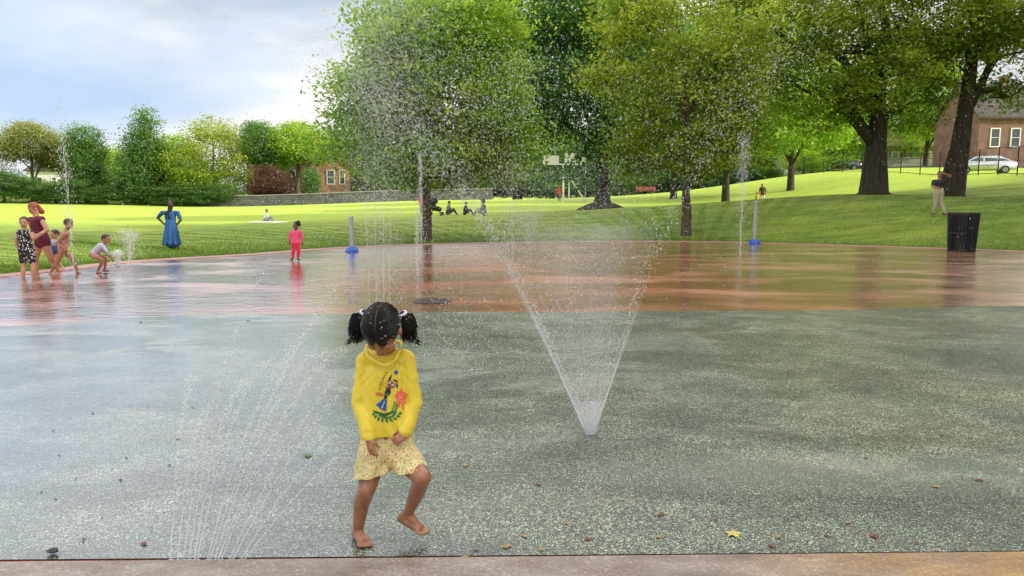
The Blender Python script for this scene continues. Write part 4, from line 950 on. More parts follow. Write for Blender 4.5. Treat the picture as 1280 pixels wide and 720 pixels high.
# ---- the girl in the foreground
def girl():
    Y0 = 2.82
    base = at(482, 560, Y0); root = empty('person', (base.x, base.y, 0.006), 'small girl in a yellow long sleeved shirt and floral shorts looking down, barefoot', 'child')
    O = V3(root.location); J = lambda u, v, dy=0: at(u, v, Y0+dy)-O
    fl = 0.0
    # head frame
    tilt = R(56); hc = J(477, 413, -.060); yaw = R(-6); roll = R(3)
    RM = Matrix.Rotation(yaw, 3, 'Z') @ Matrix.Rotation(roll, 3, 'Y') @ Matrix.Rotation(tilt, 3, 'X')
    h = lambda x, y, z: hc+RM @ V3((x, y, z))
    bd = MB()
    bd.ell(hc+RM @ V3((0, .008, .022)), (.067, .080, .072), RM, 20, 14)
    bd.ell(h(0, -.030, -.028), (.053, .048, .052), RM, 18, 12); bd.ell(h(0, -.052, -.064), (.024, .020, .018), RM)
    for s in (-1, 1):
        bd.ell(h(s*.030, -.050, -.030), (.024, .022, .024), RM); bd.ell(h(s*.069, .008, -.012), (.009, .016, .022), RM)
        bd.ell(h(s*.026, -.064, .002), (.017, .012, .010), RM)      # closed lids
    bd.cap(h(0, -.072, .008), .007, h(0, -.088, -.022), .0095); bd.ell(h(-.009, -.080, -.025), .0065); bd.ell(h(.009, -.080, -.025), .0065)
    bd.ell(h(0, -.074, -.046), (.018, .010, .008), RM)
    nb = J(483, 444, .045); chest = J(482, 470, .02); bd.cap(h(0, .02, -.05), .040, nb, .038)
    # torso
    shL, shR = J(456, 448, .03), J(508, 446, .03); wa = J(481, 520, .01); pe = J(484, 560, .02)
    bd.cap(nb, .034, chest, .056); bd.cap(shL, .026, shR, .026)
    for s in (-.035, .035): bd.cap(chest+V3((s, 0, 0)), .052, wa+V3((s*.7, 0, 0)), .052); bd.cap(wa+V3((s*.7, 0, 0)), .056, pe+V3((s, 0, 0)), .062)
    # arms
    elL, wrL = J(449, 505, .0), J(461, 547, -.075); elR, wrR = J(517, 503, .0), J(508, 541, -.075)
    bd.cap(shL, .026, elL, .024); bd.cap(elL, .024, wrL, .0175); bd.cap(shR, .026, elR, .024); bd.cap(elR, .024, wrR, .0175)
    hand_prims(bd, wrL+(wrL-elL).normalized()*.004, J(467, 582, -.10)-wrL, V3((.5, .7, .1)), .088, 1, curl=.40, spread=.30)
    hand_prims(bd, wrR, J(484, 560, -.105)-wrR, V3((-.1, .75, -.45)), .092, -1, curl=.85, spread=.2)
    # legs
    hpL, knL, anL = J(466, 575, .02), J(459, 611, -.035), J(447, 665, .03)
    hpR, knR, anR = J(504, 572, .02), J(528, 596, -.10), J(510, 642, .03)
    for hp, kn, an, cd in ((hpL, knL, anL, V3((-.012, .018, 0))), (hpR, knR, anR, V3((0, .02, -.01)))):
        bd.cap(hp, .055, kn, .037); bd.ell(kn+V3((0, -.006, 0)), (.034, .036, .036)); mid = kn.lerp(an, .36)+cd
        bd.cap(kn, .035, mid, .0345); bd.cap(mid, .0345, an, .0205); bd.ell(an+V3((.012, 0, .0)), .016)
    H0, ball, dh, up, s = foot_prims(bd, anL, J(466, 690, -.105), .14, fl); toes(bd, ball, dh, up, s, .14, -1)
    H0, ball, dh, up, s = foot_prims(bd, anR, anR+V3((.125, -.045, -.045)), .145, None); toes(bd, ball, dh, up, s, .145, -1)
    blob('body', bd, .0034, M['skin_brown'], root, smooth=3)
    # face details
    for s in (-1, 1):
        MB().tube([h(s*(.012+.007*i), -.0755+.0016*i*i, -.001-.003*math.sin(i/4*3.14)) for i in range(5)], .0016, 5).build('eyelashes', M['hair_black'], root, smooth=True)
        MB().tube([h(s*(.010+.008*i), -.077+.0022*i*i, .020+.004*math.sin(i/4*3.14)) for i in range(5)], [.0012, .0024, .0024, .002, .001], 6).build('eyebrow', M['hair_black'], root, smooth=True)
    lb = MB(); lb.ell(h(0, -.083, -.043), (.015, .005, .0035), RM); lb.ell(h(0, -.082, -.051), (.013, .0055, .0045), RM); blob('lips', lb, .0016, M['lip'], root, 2)
    # hair: cap with centre parting, then combed strands and two curly pigtails
    c0 = V3((0, .012, .026)); rr = V3((.0735, .0885, .0785))
    tieL, tieR = J(455, 391, -.02), J(503, 392, -.02)
    RI = RM.inverted(); tl = [RI @ (tieL-hc), RI @ (tieR-hc)]
    def surf(p, k=1.0):
        q = V3(p)-c0; q = V3((q.x/rr.x, q.y/rr.y, q.z/rr.z)); q.normalize(); return c0+V3((q.x*rr.x, q.y*rr.y, q.z*rr.z))*k
    hb = MB(); nn, mm = 72, 48; vs = []; fs = []
    for j in range(mm+1):
        th = math.pi*j/mm
        for k_ in range(nn):
            a = 2*math.pi*k_/nn; q = V3((math.sin(th)*math.cos(a), math.sin(th)*math.sin(a), math.cos(th)))
            gro = .0010*math.sin(a*38)*math.sin(th)+.0012*noise.noise(q*9); part = max(0, 1-abs(q.x)*rr.x/.0035) if (q.z > -.1) else 0
            p = c0+V3((q.x*rr.x, q.y*rr.y, q.z*rr.z))*(1+gro*8-.05*part); vs.append(p)
    def hairy(p):   # face opening
        return not (p.y < -.042 and p.z < .040+.10*abs(p.x)*0) and not (p.y < -.012 and p.z < -.0+.0) and p.z > -.055
    for j in range(mm):
        for k_ in range(nn):
            ids = (j*nn+k_, j*nn+(k_+1) % nn, (j+1)*nn+(k_+1) % nn, (j+1)*nn+k_); c = (vs[ids[0]]+vs[ids[2]])/2
            if hairy(c) and not (abs(c.x) < .0014 and c.z > .02): fs.append(ids[::-1])
    hb.add([hc+RM @ p for p in vs], fs); me = hb.mesh('hair'); me.polygons.foreach_set('use_smooth', [True]*len(me.polygons)); hair = link_mesh('hair', me, M['hair_black'], root)
    r = random.Random(3); st = MB()
    for i in range(900):
        s = -1 if i % 2 else 1; t = r.random(); ang = -1.25+t*3.5
        # root on the parting line running from the hairline over the crown
        p0 = V3((s*.0035, -math.sin(1.2-ang+.1)*.08*1.0, 0)); a = R(-62)+t*R(175)
        p0 = surf(V3((s*.004, -math.cos(a+R(90)-R(0))*0+math.sin(a)*.09+.012, math.cos(a)*.09+.026)), 1.0)
        p1 = tl[0 if s < 0 else 1]; pts = []
        for k_ in range(11):
            f = k_/10; q = p0.lerp(p1, f); q = surf(q, 1.010+.026*((i*0.618)%1)*(1 if k_ not in (0, 10) else 0)+.004*math.sin(f*9+i)); pts.append(hc+RM @ q)
        st.tube(pts, [.0013]*10+[.0008], 3, cap=False)
    pl = MB(); pl.tube([hc+RM @ surf(V3((.0015*math.sin(k_*.7), math.sin(R(-50+k_*9))*.09+.012, math.cos(R(-50+k_*9))*.09+.026)), 1.012) for k_ in range(11)], [.0003]+[.0010]*9+[.0003], 6); pl.build('parting', mat('scalp', (.16, .07, .045), .5, .1), hair, smooth=True)
    # wisps over the forehead
    for i in range(70):
        s = r.choice((-1, 1)); x = s*r.uniform(.004, .062); p = surf(V3((x, -.075, .043))); pts = [hc+RM @ surf(p+V3((s*.004*k_, 0, -.006*k_)), 1.0+.02*k_*r.random()) for k_ in range(5)]
        st.tube(pts, [.0008, .0008, .0007, .0005, .0003], 3, cap=False)
    me = st.mesh('strands'); me.polygons.foreach_set('use_smooth', [True]*len(me.polygons)); link_mesh('hair_strands', me, M['hair_black'], hair)
    for s, tie, cen, rad in ((-1, tieL, J(446.5, 408, .0), (.031, .034, .058)), (1, tieR, J(510.5, 408, .0), (.029, .034, .058))):
        core = MB(); core.ell(cen, (rad[0]*.86, rad[1]*.86, rad[2]*.9), None, 16, 12); core.cap(tie, .013, cen+V3((0, 0, .02)), .024)
        pt = blob('pigtail', core, .004, M['hair_black'], root, 2, disp=lambda p, nrm: .005*noise.noise(p*70)+.003*noise.noise(p*160))
        cb = MB()
        for i in range(330):
            a = r.uniform(0, 6.28); ph = r.uniform(.25, 1.0); out = V3((math.cos(a)*rad[0]*ph, math.sin(a)*rad[1]*ph, 0)); L = r.uniform(.7, 1.14)
            fr_ = r.uniform(50, 95); am = r.uniform(.003, .008); ph0 = r.uniform(0, 6.28); pts = []
            top = cen+V3((0, 0, rad[2]*.86)); bot = cen+V3((0, 0, -rad[2]*L))
            for k_ in range(16):
                f = k_/15; base_ = tie.lerp(top, min(1, f*4)) if f < .2 else top.lerp(bot, (f-.2)/.8)
                o_ = out*math.sin(min(1, f*1.25)*math.pi*.62)*1.12; tt = f*rad[2]*2.2*fr_
                pts.append(base_+o_+V3((math.cos(tt+ph0), math.sin(tt+ph0), .3*math.sin(tt)))*am*min(1, f*3))
            cb.tube(pts, [.0011]*12+[.0009, .0007, .0005, .0003], 3, cap=False)
        for i in range(9):   # loose hanging curls
            p = cen+V3((r.uniform(-1, 1)*rad[0]*.9+s*.004, r.uniform(-1, .4)*rad[1], -rad[2]*.75)); rd = r.uniform(.006, .011); ph0 = r.uniform(0, 6.28)
            cb.tube([p+V3((s*.0012*k_+rd*math.cos(ph0+k_*.75)-rd*math.cos(ph0), rd*.6*math.sin(ph0+k_*.75), -.0021*k_)) for k_ in range(14)], [.0016]*11+[.0012, .0009, .0004], 4, cap=False)
        me = cb.mesh('curls'); me.polygons.foreach_set('use_smooth', [True]*len(me.polygons)); link_mesh('curls', me, M['hair_black'], pt)
        tb = MB()
        for k_ in range(10):
            a = k_/10*6.283; dv = (cen-tie).normalized(); u_ = dv.orthogonal().normalized(); w_ = dv.cross(u_); tb.ell(tie+(u_*math.cos(a)+w_*math.sin(a))*.0145, .0058, None, 8, 6)
        tb.build('hair_tie', mat('hair_tie', (.75, .70, .85), .4, .05), pt, smooth=True)
    # shirt
    sh = MB(); 
    sh.cap(nb+V3((0, -.006, -.012)), .042, chest+V3((0, 0, .0)), .062); sh.cap(shL+V3((.004, 0, -.008)), .038, shR+V3((-.004, 0, -.008)), .038)
    hem = J(484, 541, .0)
    for s in (-.040, .040): sh.cap(chest+V3((s*.92, 0, 0)), .058, hem+V3((s*1.05, 0, 0)), .062)
    sh.cap(shL+V3((.003, 0, -.007)), .036, elL, .0325); sh.cap(elL, .0325, J(460, 538, -.062), .029)
    sh.cap(shR+V3((-.003, 0, -.007)), .036, elR+V3((.002, 0, 0)), .0325); sh.cap(elR+V3((.002, 0, 0)), .0325, J(510, 533, -.062), .029)
    for c, e_ in ((J(461.5, 549, -.075), elL), (J(507, 542, -.075), elR)):   # cuff
        dv = (c-e_).normalized(); sh.cap(c-dv*.030, .0285, c-dv*.012, .0285)
    chx = chest.x
    def wrinkle(p, nr):
        a = .0018*noise.noise(V3((p.x*11, p.y*7, p.z*3)))+.0026*(max(0, 1-2.0*abs(noise.noise(V3((p.x*15+p.z*4, p.y*7, p.z*4.5-p.x*3)))))**2-.2)
        dl = min((p-elL).length, (p-elR).length); ax = p.z*105+p.x*(60 if p.x > chx else -60)
        a += .0024*math.sin(ax+3*noise.noise(p*18))*max(0, 1-dl/.07)
        lo = max(0, 1-abs(p.z-J(484, 538).z)/.07); a += .0022*math.sin(p.x*95+p.z*50+4*noise.noise(p*9))*lo
        if abs(p.x-chx) > .055: a += .0010*math.sin(p.z*70+p.x*120+5*noise.noise(p*12))
        for sx_ in (-1, 1):   # armpit creases
            q = V3((chx+sx_*.075, p.y, J(484, 468).z)); d_ = (p-q).length
            if d_ < .06: a -= .004*(1-d_/.06)*abs(math.sin((p.z+sx_*p.x)*90))
        return a
    shirt = blob('shirt', sh, .0045, M['shirt'], root, 3, wrinkle)
    cbm = bmesh.new(); cbm.from_mesh(shirt.data)   # open hem and cuffs
    zc = J(484, 549, -.07).z
    bmesh.ops.bisect_plane(cbm, geom=cbm.verts[:]+cbm.edges[:]+cbm.faces[:], plane_co=(0, 0, zc), plane_no=(0.03, 0, 1), clear_inner=True)
    cbm.to_mesh(shirt.data); cbm.free()
    so_ = shirt.modifiers.new('thickness', 'SOLIDIFY'); so_.thickness = .0022; so_.offset = -1
    # hood collar folds around the neck
    hd = MB()
    P = [V3(J(457, 437, .03)), J(460, 445, -.022), J(470, 452, -.05), J(482, 457, -.062), J(494, 449, -.045), J(500, 436, -.01), J(500, 428, .05), J(483, 426, .085), J(464, 428, .07)]
    P.append(P[0]); CP_ = catmull(P, 5)
    for i in range(len(CP_)-1): hd.cap(CP_[i], .0078+.0016*math.sin(i*.9), CP_[i+1], .0078+.0016*math.sin((i+1)*.9))
    for i in range(5): hd.cap(J(464+i*8.5, 441, .07), .020, J(466+i*7.5, 452, .075), .022)
    blob('hood', hd, .004, M['shirt'], shirt, 3, lambda p, n_: .003*noise.noise(p*40))
    # decal on the chest, laid on the cloth
    bpy.context.view_layer.update(); bvh = BVHTree.FromPolygons([v.co.copy() for v in shirt.data.vertices], [tuple(p.vertices) for p in shirt.data.polygons])
    def proj(u, v, lift=.0012):
        a = J(u, v, -.4); dirv = (J(u, v, .0)-a).normalized(); hit = bvh.ray_cast(a, dirv)
        if hit[0] is None: return J(u, v, -.07)
        return hit[0]-dirv*lift
    pr = empty_part = None
    def decal(name, polys, m, lift=.0012, parent=shirt):
        mb = MB()
        for poly in polys:
            cu = sum(p[0] for p in poly)/len(poly); cv = sum(p[1] for p in poly)/len(poly); K = len(poly); rings = 4; vs = [proj(cu, cv, lift)]; fs = []
            for ri in range(1, rings+1):
                for (a, b) in poly: vs.append(proj(cu+(a-cu)*ri/rings, cv+(b-cv)*ri/rings, lift))
            for k_ in range(K): fs.append((0, 1+k_, 1+(k_+1) % K))
            for ri in range(rings-1):
                for k_ in range(K):
                    a = 1+ri*K+k_; b = 1+ri*K+(k_+1) % K; fs.append((a, a+K, b+K, b))
            mb.add(vs, fs)
        return mb.build(name, m, parent, smooth=True)
    def ellp(u, v, a, b, ang, K=12): ca, sa = math.cos(ang), math.sin(ang); return [(u+a*math.cos(t)*ca-b*math.sin(t)*sa, v+a*math.cos(t)*sa+b*math.sin(t)*ca) for t in [i/K*6.283 for i in range(K)]]
    def lf(u, v, L, w_, ang): return [(u+x*math.cos(ang)-y*math.sin(ang), v+x*math.sin(ang)+y*math.cos(ang)) for x, y in ((0, 0), (L*.3, w_), (L*.65, w_*.9), (L, 0), (L*.65, -w_*.9), (L*.3, -w_))]
    flat = lambda nm, c: mat(nm, c, .7, .05)
    decal('star_print', [[(495.2+math.cos(i*math.pi/8)*(4.0 if i % 2 == 0 else 1.8), 465.5+math.sin(i*math.pi/8)*(4.4 if i % 2 == 0 else 1.9)) for i in range(16)]], flat('print_blue', (.015, .09, .38)))
    lv = []
    for i in range(9):
        a = R(175-i*19); cu, cv = 484, 514; lv += [lf(cu+math.cos(a)*12*1.2, cv+math.sin(a)*10.5*.9, 6.4, 1.7, a-.7), lf(cu+math.cos(a)*12, cv+math.sin(a)*9.5, 5.2, 1.6, a+.9+3.14)]
    lv += [lf(491.5+i*.9, 517-i*2.6, 4.6, 1.0, R(200)) for i in range(6)]+[lf(491.5+i*.9, 517-i*2.6, 4.6, 1.0, R(-30)) for i in range(5)]
    decal('fern_print', lv, flat('print_green', (.025, .20, .05)))
    decal('stem_print', [[(466+i*3.2, 513+7*math.sin(i/9*3.14)-.5) for i in range(10)]+[(466+i*3.2, 513+7*math.sin(i/9*3.14)+.5) for i in range(9, -1, -1)]], flat('print_darkgreen', (.01, .09, .03)), .0009)
    r2 = random.Random(4); co_ = [ellp(501, 496, 7.0, 7.5, .3, 16)]
    decal('coral_print', co_+[lf(501+r2.uniform(-2, 2), 496+r2.uniform(-2, 2), r2.uniform(7, 10.5), 1.5, i/13*6.28) for i in range(13)]+[lf(503, 500, 14, 1.6, R(85)), lf(500, 500, 11, 1.5, R(100))], flat('print_coral', (.85, .16, .06)))
    decal('coral_line_print', [lf(500+r2.uniform(-5, 5), 496+r2.uniform(-6, 6), 3.8, .4, r2.uniform(0, 6.28)) for i in range(14)], flat('print_peach', (.9, .42, .28)), .0018)
    # generic bird figure: dark body, brown head, blue tail fan, orange wing
    decal('bird_body_print', [lf(483.0, 495, 10, 3.0, R(-60)), lf(484, 481, 15, 1.3, R(-66)), [(480, 498), (483, 499), (486, 490), (489, 484), (484, 484), (481, 490)]], flat('print_navy', (.012, .014, .045)), .0016)
    decal('bird_head_print', [ellp(489, 481, 5.2, 4.2, R(35), 14), lf(486.5, 484, 5, 1.6, R(165))], flat('print_mauve', (.30, .07, .06)), .002)
    decal('bird_crest_print', [lf(491, 474.5, 8, 1.3, R(25)), lf(495.5, 478, 8, 1.2, R(80))], flat('print_navy', (0, 0, 0)), .0022)
    decal('bird_eye_print', [ellp(486.8, 478.3, 1.7, 1.5, 0), ellp(491, 481.3, 1.7, 1.5, 0)], flat('print_white', (.8, .78, .72)), .0026)
    decal('bird_pupil_print', [ellp(486.9, 478.4, .7, .7, 0, 8), ellp(490.9, 481.4, .7, .7, 0, 8)], flat('print_navy', (0, 0, 0)), .003)
    decal('bird_tail_print', [[(480, 498), (483.5, 499), (482.5, 514), (476, 511.5), (470, 506)]], flat('print_blue', (0, 0, 0)), .002)
    decal('bird_tail_line_print', [[(481.5, 498.5), (482.3, 498.6), (477.8, 510.5), (476.8, 510)]], flat('print_white', (0, 0, 0)), .0026)
    decal('bird_wing_print', [ellp(474.5, 493, 5.2, 2.4, R(10), 14)], flat('print_orange', (.75, .14, .03)), .002)
    decal('bird_sash_print', [ellp(484, 493, 3.2, 1.7, R(-20), 12)], flat('print_green', (0, 0, 0)), .0024)
    # curved lettering beside the figure
    cu_ = bpy.data.curves.new('lettering', 'FONT'); cu_.body = 'PATAGUENCA'; cu_.size = 1; to = bpy.data.objects.new('t', cu_); COL.objects.link(to)
    dg = bpy.context.evaluated_depsgraph_get(); tm = bpy.data.meshes.new_from_object(to.evaluated_get(dg)); bpy.data.objects.remove(to)
    xs_ = [v.co.x for v in tm.vertices]; wt = max(xs_); V = []
    for v in tm.vertices:
        f = v.co.x/wt; hgt_ = v.co.y*4.2; ang = R(-72+18*f); pu = 475.8+f*8.8+1.6*math.sin(f*3.1)*-1; pv = 488-f*22.5; V.append(proj(pu+hgt_*math.sin(ang)*.95, pv-hgt_*math.cos(ang)*.55, .0022))
    mb = MB(); mb.add(V, [tuple(p.vertices) for p in tm.polygons]); mb.build('lettering_print', M['print_darkgreen'], shirt)
    # shorts
    sb = MB(); wz = J(484, 543, .01)
    for s in (-.042, .042): sb.cap(wz+V3((s, 0, 0)), .060, J(484, 566, .0)+V3((s*1.15, 0, 0)), .072)
    zL = J(466, 598, -.05).z; zR = J(515, 587, -.06).z
    for a, ra, b_, rb in ((J(467, 565), .064, J(467, 604, -.012), .083), (J(500, 562), .060, J(516, 592, -.045), .074)): sb.cap(a, ra, b_, rb)
    so2 = blob('shorts', sb, .0045, M['floral'], root, 3, lambda p, n_: .005*math.sin(math.atan2(p.y, p.x)*0+p.x*105+3*noise.noise(p*8))*max(0, min(1, (J(484, 562).z-p.z)/.07))+.003*noise.noise(p*22))
    b2 = bmesh.new(); b2.from_mesh(so2.data)
    pc = J(490, 591, -.06); bmesh.ops.bisect_plane(b2, geom=b2.verts[:]+b2.edges[:]+b2.faces[:], plane_co=pc, plane_no=V3((-.20, 0, 1)).normalized(), clear_inner=True)
    top = J(484, 544, -.06); bmesh.ops.bisect_plane(b2, geom=b2.verts[:]+b2.edges[:]+b2.faces[:], plane_co=top, plane_no=(0, 0, -1), clear_inner=True)
    # notch between the legs: drop front faces low near the crotch
    cz = J(490, 588, -.06)
    dl = [f for f in b2.faces if abs(f.calc_center_median().x-cz.x-(.0)) < .012*max(0, (cz.z-f.calc_center_median().z)/.02) and f.calc_center_median().z < cz.z]
    bmesh.ops.delete(b2, geom=dl, context='FACES'); b2.to_mesh(so2.data); b2.free()
    m_ = so2.modifiers.new('thickness', 'SOLIDIFY'); m_.thickness = .003; m_.offset = -1
girl()

# ---- people further away: joints given where they stand
def person(label, cat, Y, Jt, S, skin, hairm, clothes, face=(0, -1, 0), hair='short', shoes=None, group=None, root_uv=None, zoff=0, head_r=1.0, vox=None, onground=True, extra=None, hands=True):
    u0, v0 = root_uv or Jt['pelvis'][:2]; p = at(u0, v0, Y); gzv = 0 if signed_outside(np.array([p.x]), np.array([p.y]))[0] == 0 else H(p.x, p.y)
    root = empty('person', (p.x, p.y, gzv), label, cat, group); O = V3(root.location)
    J = {k: at(v[0], v[1], Y+(v[2] if len(v) > 2 else 0))-O for k, v in Jt.items()}
    f = V3(face).normalized(); hr = .105*head_r*(.55+.45*S) if S < 1 else .105*head_r
    if 'neck' not in J: J['neck'] = (J['shL']+J['shR'])/2+V3((0, 0, .03*S))
    head = J['head']; seg = {}
    fs = V3((f.x, f.y, 0)); fs = fs.normalized() if fs.length > .01 else V3((0, -1, 0)); side = V3((0, 0, 1)).cross(fs)
    RMh = Matrix((side, -fs, V3((0, 0, 1)))).transposed(); RMh = Matrix.Rotation(math.asin(max(-1, min(1, -f.z))), 3, side) @ RMh if abs(f.z) > .02 else RMh
    H_ = lambda x, y, z: head+RMh @ V3((x*hr, y*hr, z*hr))
    mid = (J['shL']+J['shR'])/2; pel = J['pelvis']; wa = mid.lerp(pel, .62)
    sdir = (J['shR']-J['shL']); sdir = sdir.normalized() if sdir.length > .01 else V3((1, 0, 0))
    tw = .055*S
    seg['torso'] = [(J['shL'], .055*S, J['shR'], .055*S), (mid-sdir*tw-V3((0, 0, .05*S)), .10*S, wa-sdir*tw*.6, .092*S), (mid+sdir*tw-V3((0, 0, .05*S)), .10*S, wa+sdir*tw*.6, .092*S), (mid, .06*S, wa, .1*S)]
    seg['hips'] = [(wa-sdir*tw*.6, .092*S, pel-sdir*tw, .108*S), (wa+sdir*tw*.6, .092*S, pel+sdir*tw, .108*S)]
    for s, sg in (('L', -1), ('R', 1)):
        hp = J.get('hp'+s, pel+sdir*sg*.075*S)
        seg['uarm'+s] = [(J['sh'+s], .052*S, J['el'+s], .04*S)]; seg['farm'+s] = [(J['el'+s], .041*S, J['wr'+s], .027*S)]
        seg['thigh'+s] = [(hp, .095*S, J['kn'+s], .06*S)]; md = J['kn'+s].lerp(J['an'+s], .35)
        seg['shin'+s] = [(J['kn'+s], .058*S, md, .057*S), (md, .057*S, J['an'+s], .036*S)]
    b = MB(); b.ell(H_(0, .12, .22), (hr*.80, hr*.95, hr*.88), RMh, 14, 10); b.ell(H_(0, -.28, -.35), (hr*.62, hr*.58, hr*.66), RMh, 12, 8)
    b.cap(H_(0, -.75, .0), hr*.09, H_(0, -.93, -.28), hr*.14)
    for s in (-1, 1): b.ell(H_(s*.8, .1, -.1), (hr*.12, hr*.2, hr*.26), RMh, 8, 6)
    b.cap(H_(0, .1, -.5), .055*S, J['neck']-V3((0, 0, .02)), .058*S)
    for k, v in seg.items():
        for c in v: b.cap(*c)
    for s, sg in (('L', -1), ('R', 1)):
        wr = J['wr'+s]; hd = J.get('hd'+s); dv = (hd-wr) if hd is not None else (wr-J['el'+s])
        if hands: hand_prims(b, wr, dv, V3((-sg*.3, .6, .2)), .17*S if S > .8 else .155*S, sg, curl=.5, fr=.0075)
        if 'to'+s in J:
            an = J['an'+s]; H0, ball, dh, up, sd = foot_prims(b, an, J['to'+s], .24*S, None if ('lift'+s) in J else an.z-.075*S-.0); toes(b, ball, dh, up, sd, .24*S, -sg)
            if shoes:
                sm_ = MB(); sm_.cap(H0, .165*.24*S, ball, .14*.24*S); sm_.cap(ball, .14*.24*S, ball+dh*.2*.24*S, .10*.24*S); sm_.cap(H0+up*.02, .15*.24*S, an.lerp(H0, .5), .16*.24*S); blob('shoe', sm_, .011, shoes, root, 2)
    blob('body', b, vox or .0095, skin, root, 2)
    # eyes, brows, mouth
    for s in (-1, 1): MB().ell(H_(s*.3, -.80, .02), hr*.085, None, 8, 6).build('eye', M['eye_dark'], root, smooth=True)
    MB().ell(H_(0, -.84, -.56), (hr*.22, hr*.07, hr*.06), RMh, 8, 6).build('mouth', M['lip'], root, smooth=True)
    hm = MB(); hm.ell(H_(0, .22, .32), (hr*.88, hr*.98, hr*.88), RMh, 14, 10)
    if hair == 'long': hm.cap(H_(0, .6, .2), hr*.6, H_(0, .75, -1.2), hr*.5)
    if hair == 'puff': hm.ell(H_(0, .75, .9), hr*.55); hm.ell(H_(0, 1.05, .2), hr*.5)
    if hair == 'puffs':
        for s in (-1, 1): hm.ell(H_(s*.95, .4, .7), hr*.5)
    if hair == 'big':
        for i in range(14): a = i*2.4; hm.ell(H_(math.cos(a)*.95, .35+math.sin(a)*.7, .35+.6*math.sin(i*1.7)), hr*.75)
    ho = blob('hair', hm, .011, hairm, root, 1, lambda p, n_: .004*noise.noise(p*60))
    bm = bmesh.new(); bm.from_mesh(ho.data)   # open the face
    dl = []
    RIh = RMh.inverted()
    for fc in bm.faces:
        q = RIh @ (fc.calc_center_median()-head)/hr
        if q.y < -.35 and q.z < .62 and abs(q.x) < .9 and hair != 'scarf': dl.append(fc)
    bmesh.ops.delete(bm, geom=dl, context='FACES'); bm.to_mesh(ho.data); bm.free()
    for nm, m, segs, infl, add in clothes:
        c = MB()
        for k in segs:
            frac = 1.0
            if ':' in k: k, frac = k.split(':'); frac = float(frac)
            for (a, ra, b_, rb) in seg[k]:
                if frac < 1: rb = ra+(rb-ra)*frac; b_ = a.lerp(b_, frac)
                c.cap(a, ra*infl+.004, b_, rb*infl+.004)
        for q in add:
            kind = q[0]
            ctx = {'J': J, 'mid': mid, 'pel': pel, 'wa': wa, 'S': S, 'V': V3, 'H_': H_, 'hr': hr}
            for (a, ra, b_, rb) in q[1](ctx): c.cap(a, ra, b_, rb)
        blob(nm, c, .011, m, root, 2, lambda p, n_: .006*S*noise.noise(V3((p.x*16, p.y*16, p.z*5))))
    if extra: extra(root, J, seg, H_, hr)
    return root
def skirt(n_len, r0, r1, sway=0):
    def f(c):
        out = []; K = 9; S = c['S']; P = c['wa']
        for i in range(K):
            a = i/K*6.283; o0 = V3((math.cos(a)*r0*.5, math.sin(a)*r0*.5, 0)); o1 = V3((math.cos(a)*(r1-.05), math.sin(a)*(r1-.05), -n_len)); out.append((P+o0, r0*.55, P+o1, .05))
        out.append((P, r0, P+V3((0, 0, -n_len+.05)), r1*.75)); return out
    return ('c', f)
# woman in the blue dress
person('woman in a long blue printed dress and dark scarf, hands on hips, on the grass', 'woman', 21.3,
    dict(head=(213, 254), shL=(203, 266), shR=(222, 266), elL=(197, 272), wrL=(205, 280), hdL=(208, 279), elR=(226, 275), wrR=(221, 281), hdR=(218, 281), pelvis=(214, 283), knL=(211, 295), anL=(216, 309, .05), toL=(211, 312, -.15), knR=(218, 295), anR=(223, 309), toR=(226, 311, -.12)),
    .98, M['skin_dark'], M['hair_black'], [
     ('dress', M['blue_print'], ['torso', 'hips', 'uarmL:0.7', 'uarmR:0.7'], 1.15, [skirt(.66, .13, .27)]),
     ('scarf', M['navy_scarf'], [], 1, [('s', lambda c: [(c['H_'](0, .25, .3), c['hr']*.98, c['H_'](0, .3, -.2), c['hr']*.85), (c['H_'](0, .2, -.7), c['hr']*.7, c['mid']+V3((0, -.07, -.08)), .06), (c['mid']+V3((-.05, -.09, 0)), .05, c['mid']+V3((.04, -.11, -.16)), .035)])])],
    face=(.35, -.9, 0), shoes=M['sandal'])
# toddler in pink
person('toddler in pink shirt and hot pink leggings standing on the wet red ring', 'child', 17.0,
    dict(head=(370, 282), shL=(364, 290), shR=(375, 290), elL=(361.5, 297), wrL=(362, 303), elR=(378, 296), wrR=(378, 303), pelvis=(370, 304), knL=(366.5, 314), anL=(365.5, 323), toL=(363, 326, -.1), knR=(373, 314), anR=(372.5, 323), toR=(375, 326, -.1)),
    .60, M['skin_dark'], M['hair_black'], [
     ('shirt', M['pink'], ['torso', 'hips:0.8', 'uarmL', 'uarmR', 'farmL:0.7', 'farmR:0.7'], 1.18, []), ('leggings', M['hot_pink'], ['hips', 'thighL', 'thighR', 'shinL', 'shinR'], 1.13, [])],
    face=(-.6, -.75, 0), hair='puff', shoes=M['dark_cloth'], head_r=1.0)
# squatting toddler
person('toddler in a pale lavender top and red shoes squatting by the low jet', 'child', 14.2,
    dict(head=(133, 299), shL=(125, 306, .06), shR=(128, 307, -.07), elL=(131, 314, .06), wrL=(136, 320, .0), elR=(133, 314, -.1), wrR=(138, 321, -.05), pelvis=(117, 318), hpL=(118, 319, .07), hpR=(118, 320, -.08), knL=(132, 323, .08), anL=(131, 337, .06), toL=(140, 339, .06), knR=(129, 325, -.10), anR=(122, 339, -.06), toR=(129, 342, -.12)),
    .58, M['skin_mid'], M['hair_brown'], [('top', M['lav_print'], ['torso', 'hips:0.7', 'uarmL', 'uarmR', 'farmL:0.6', 'farmR:0.6'], 1.22, []), ('shorts', M['tan_print'], ['hips', 'thighL:0.3', 'thighR:0.3'], 1.1, [])],
    face=(.97, -.1, -.2), shoes=M['red_shoe'], head_r=1.02)
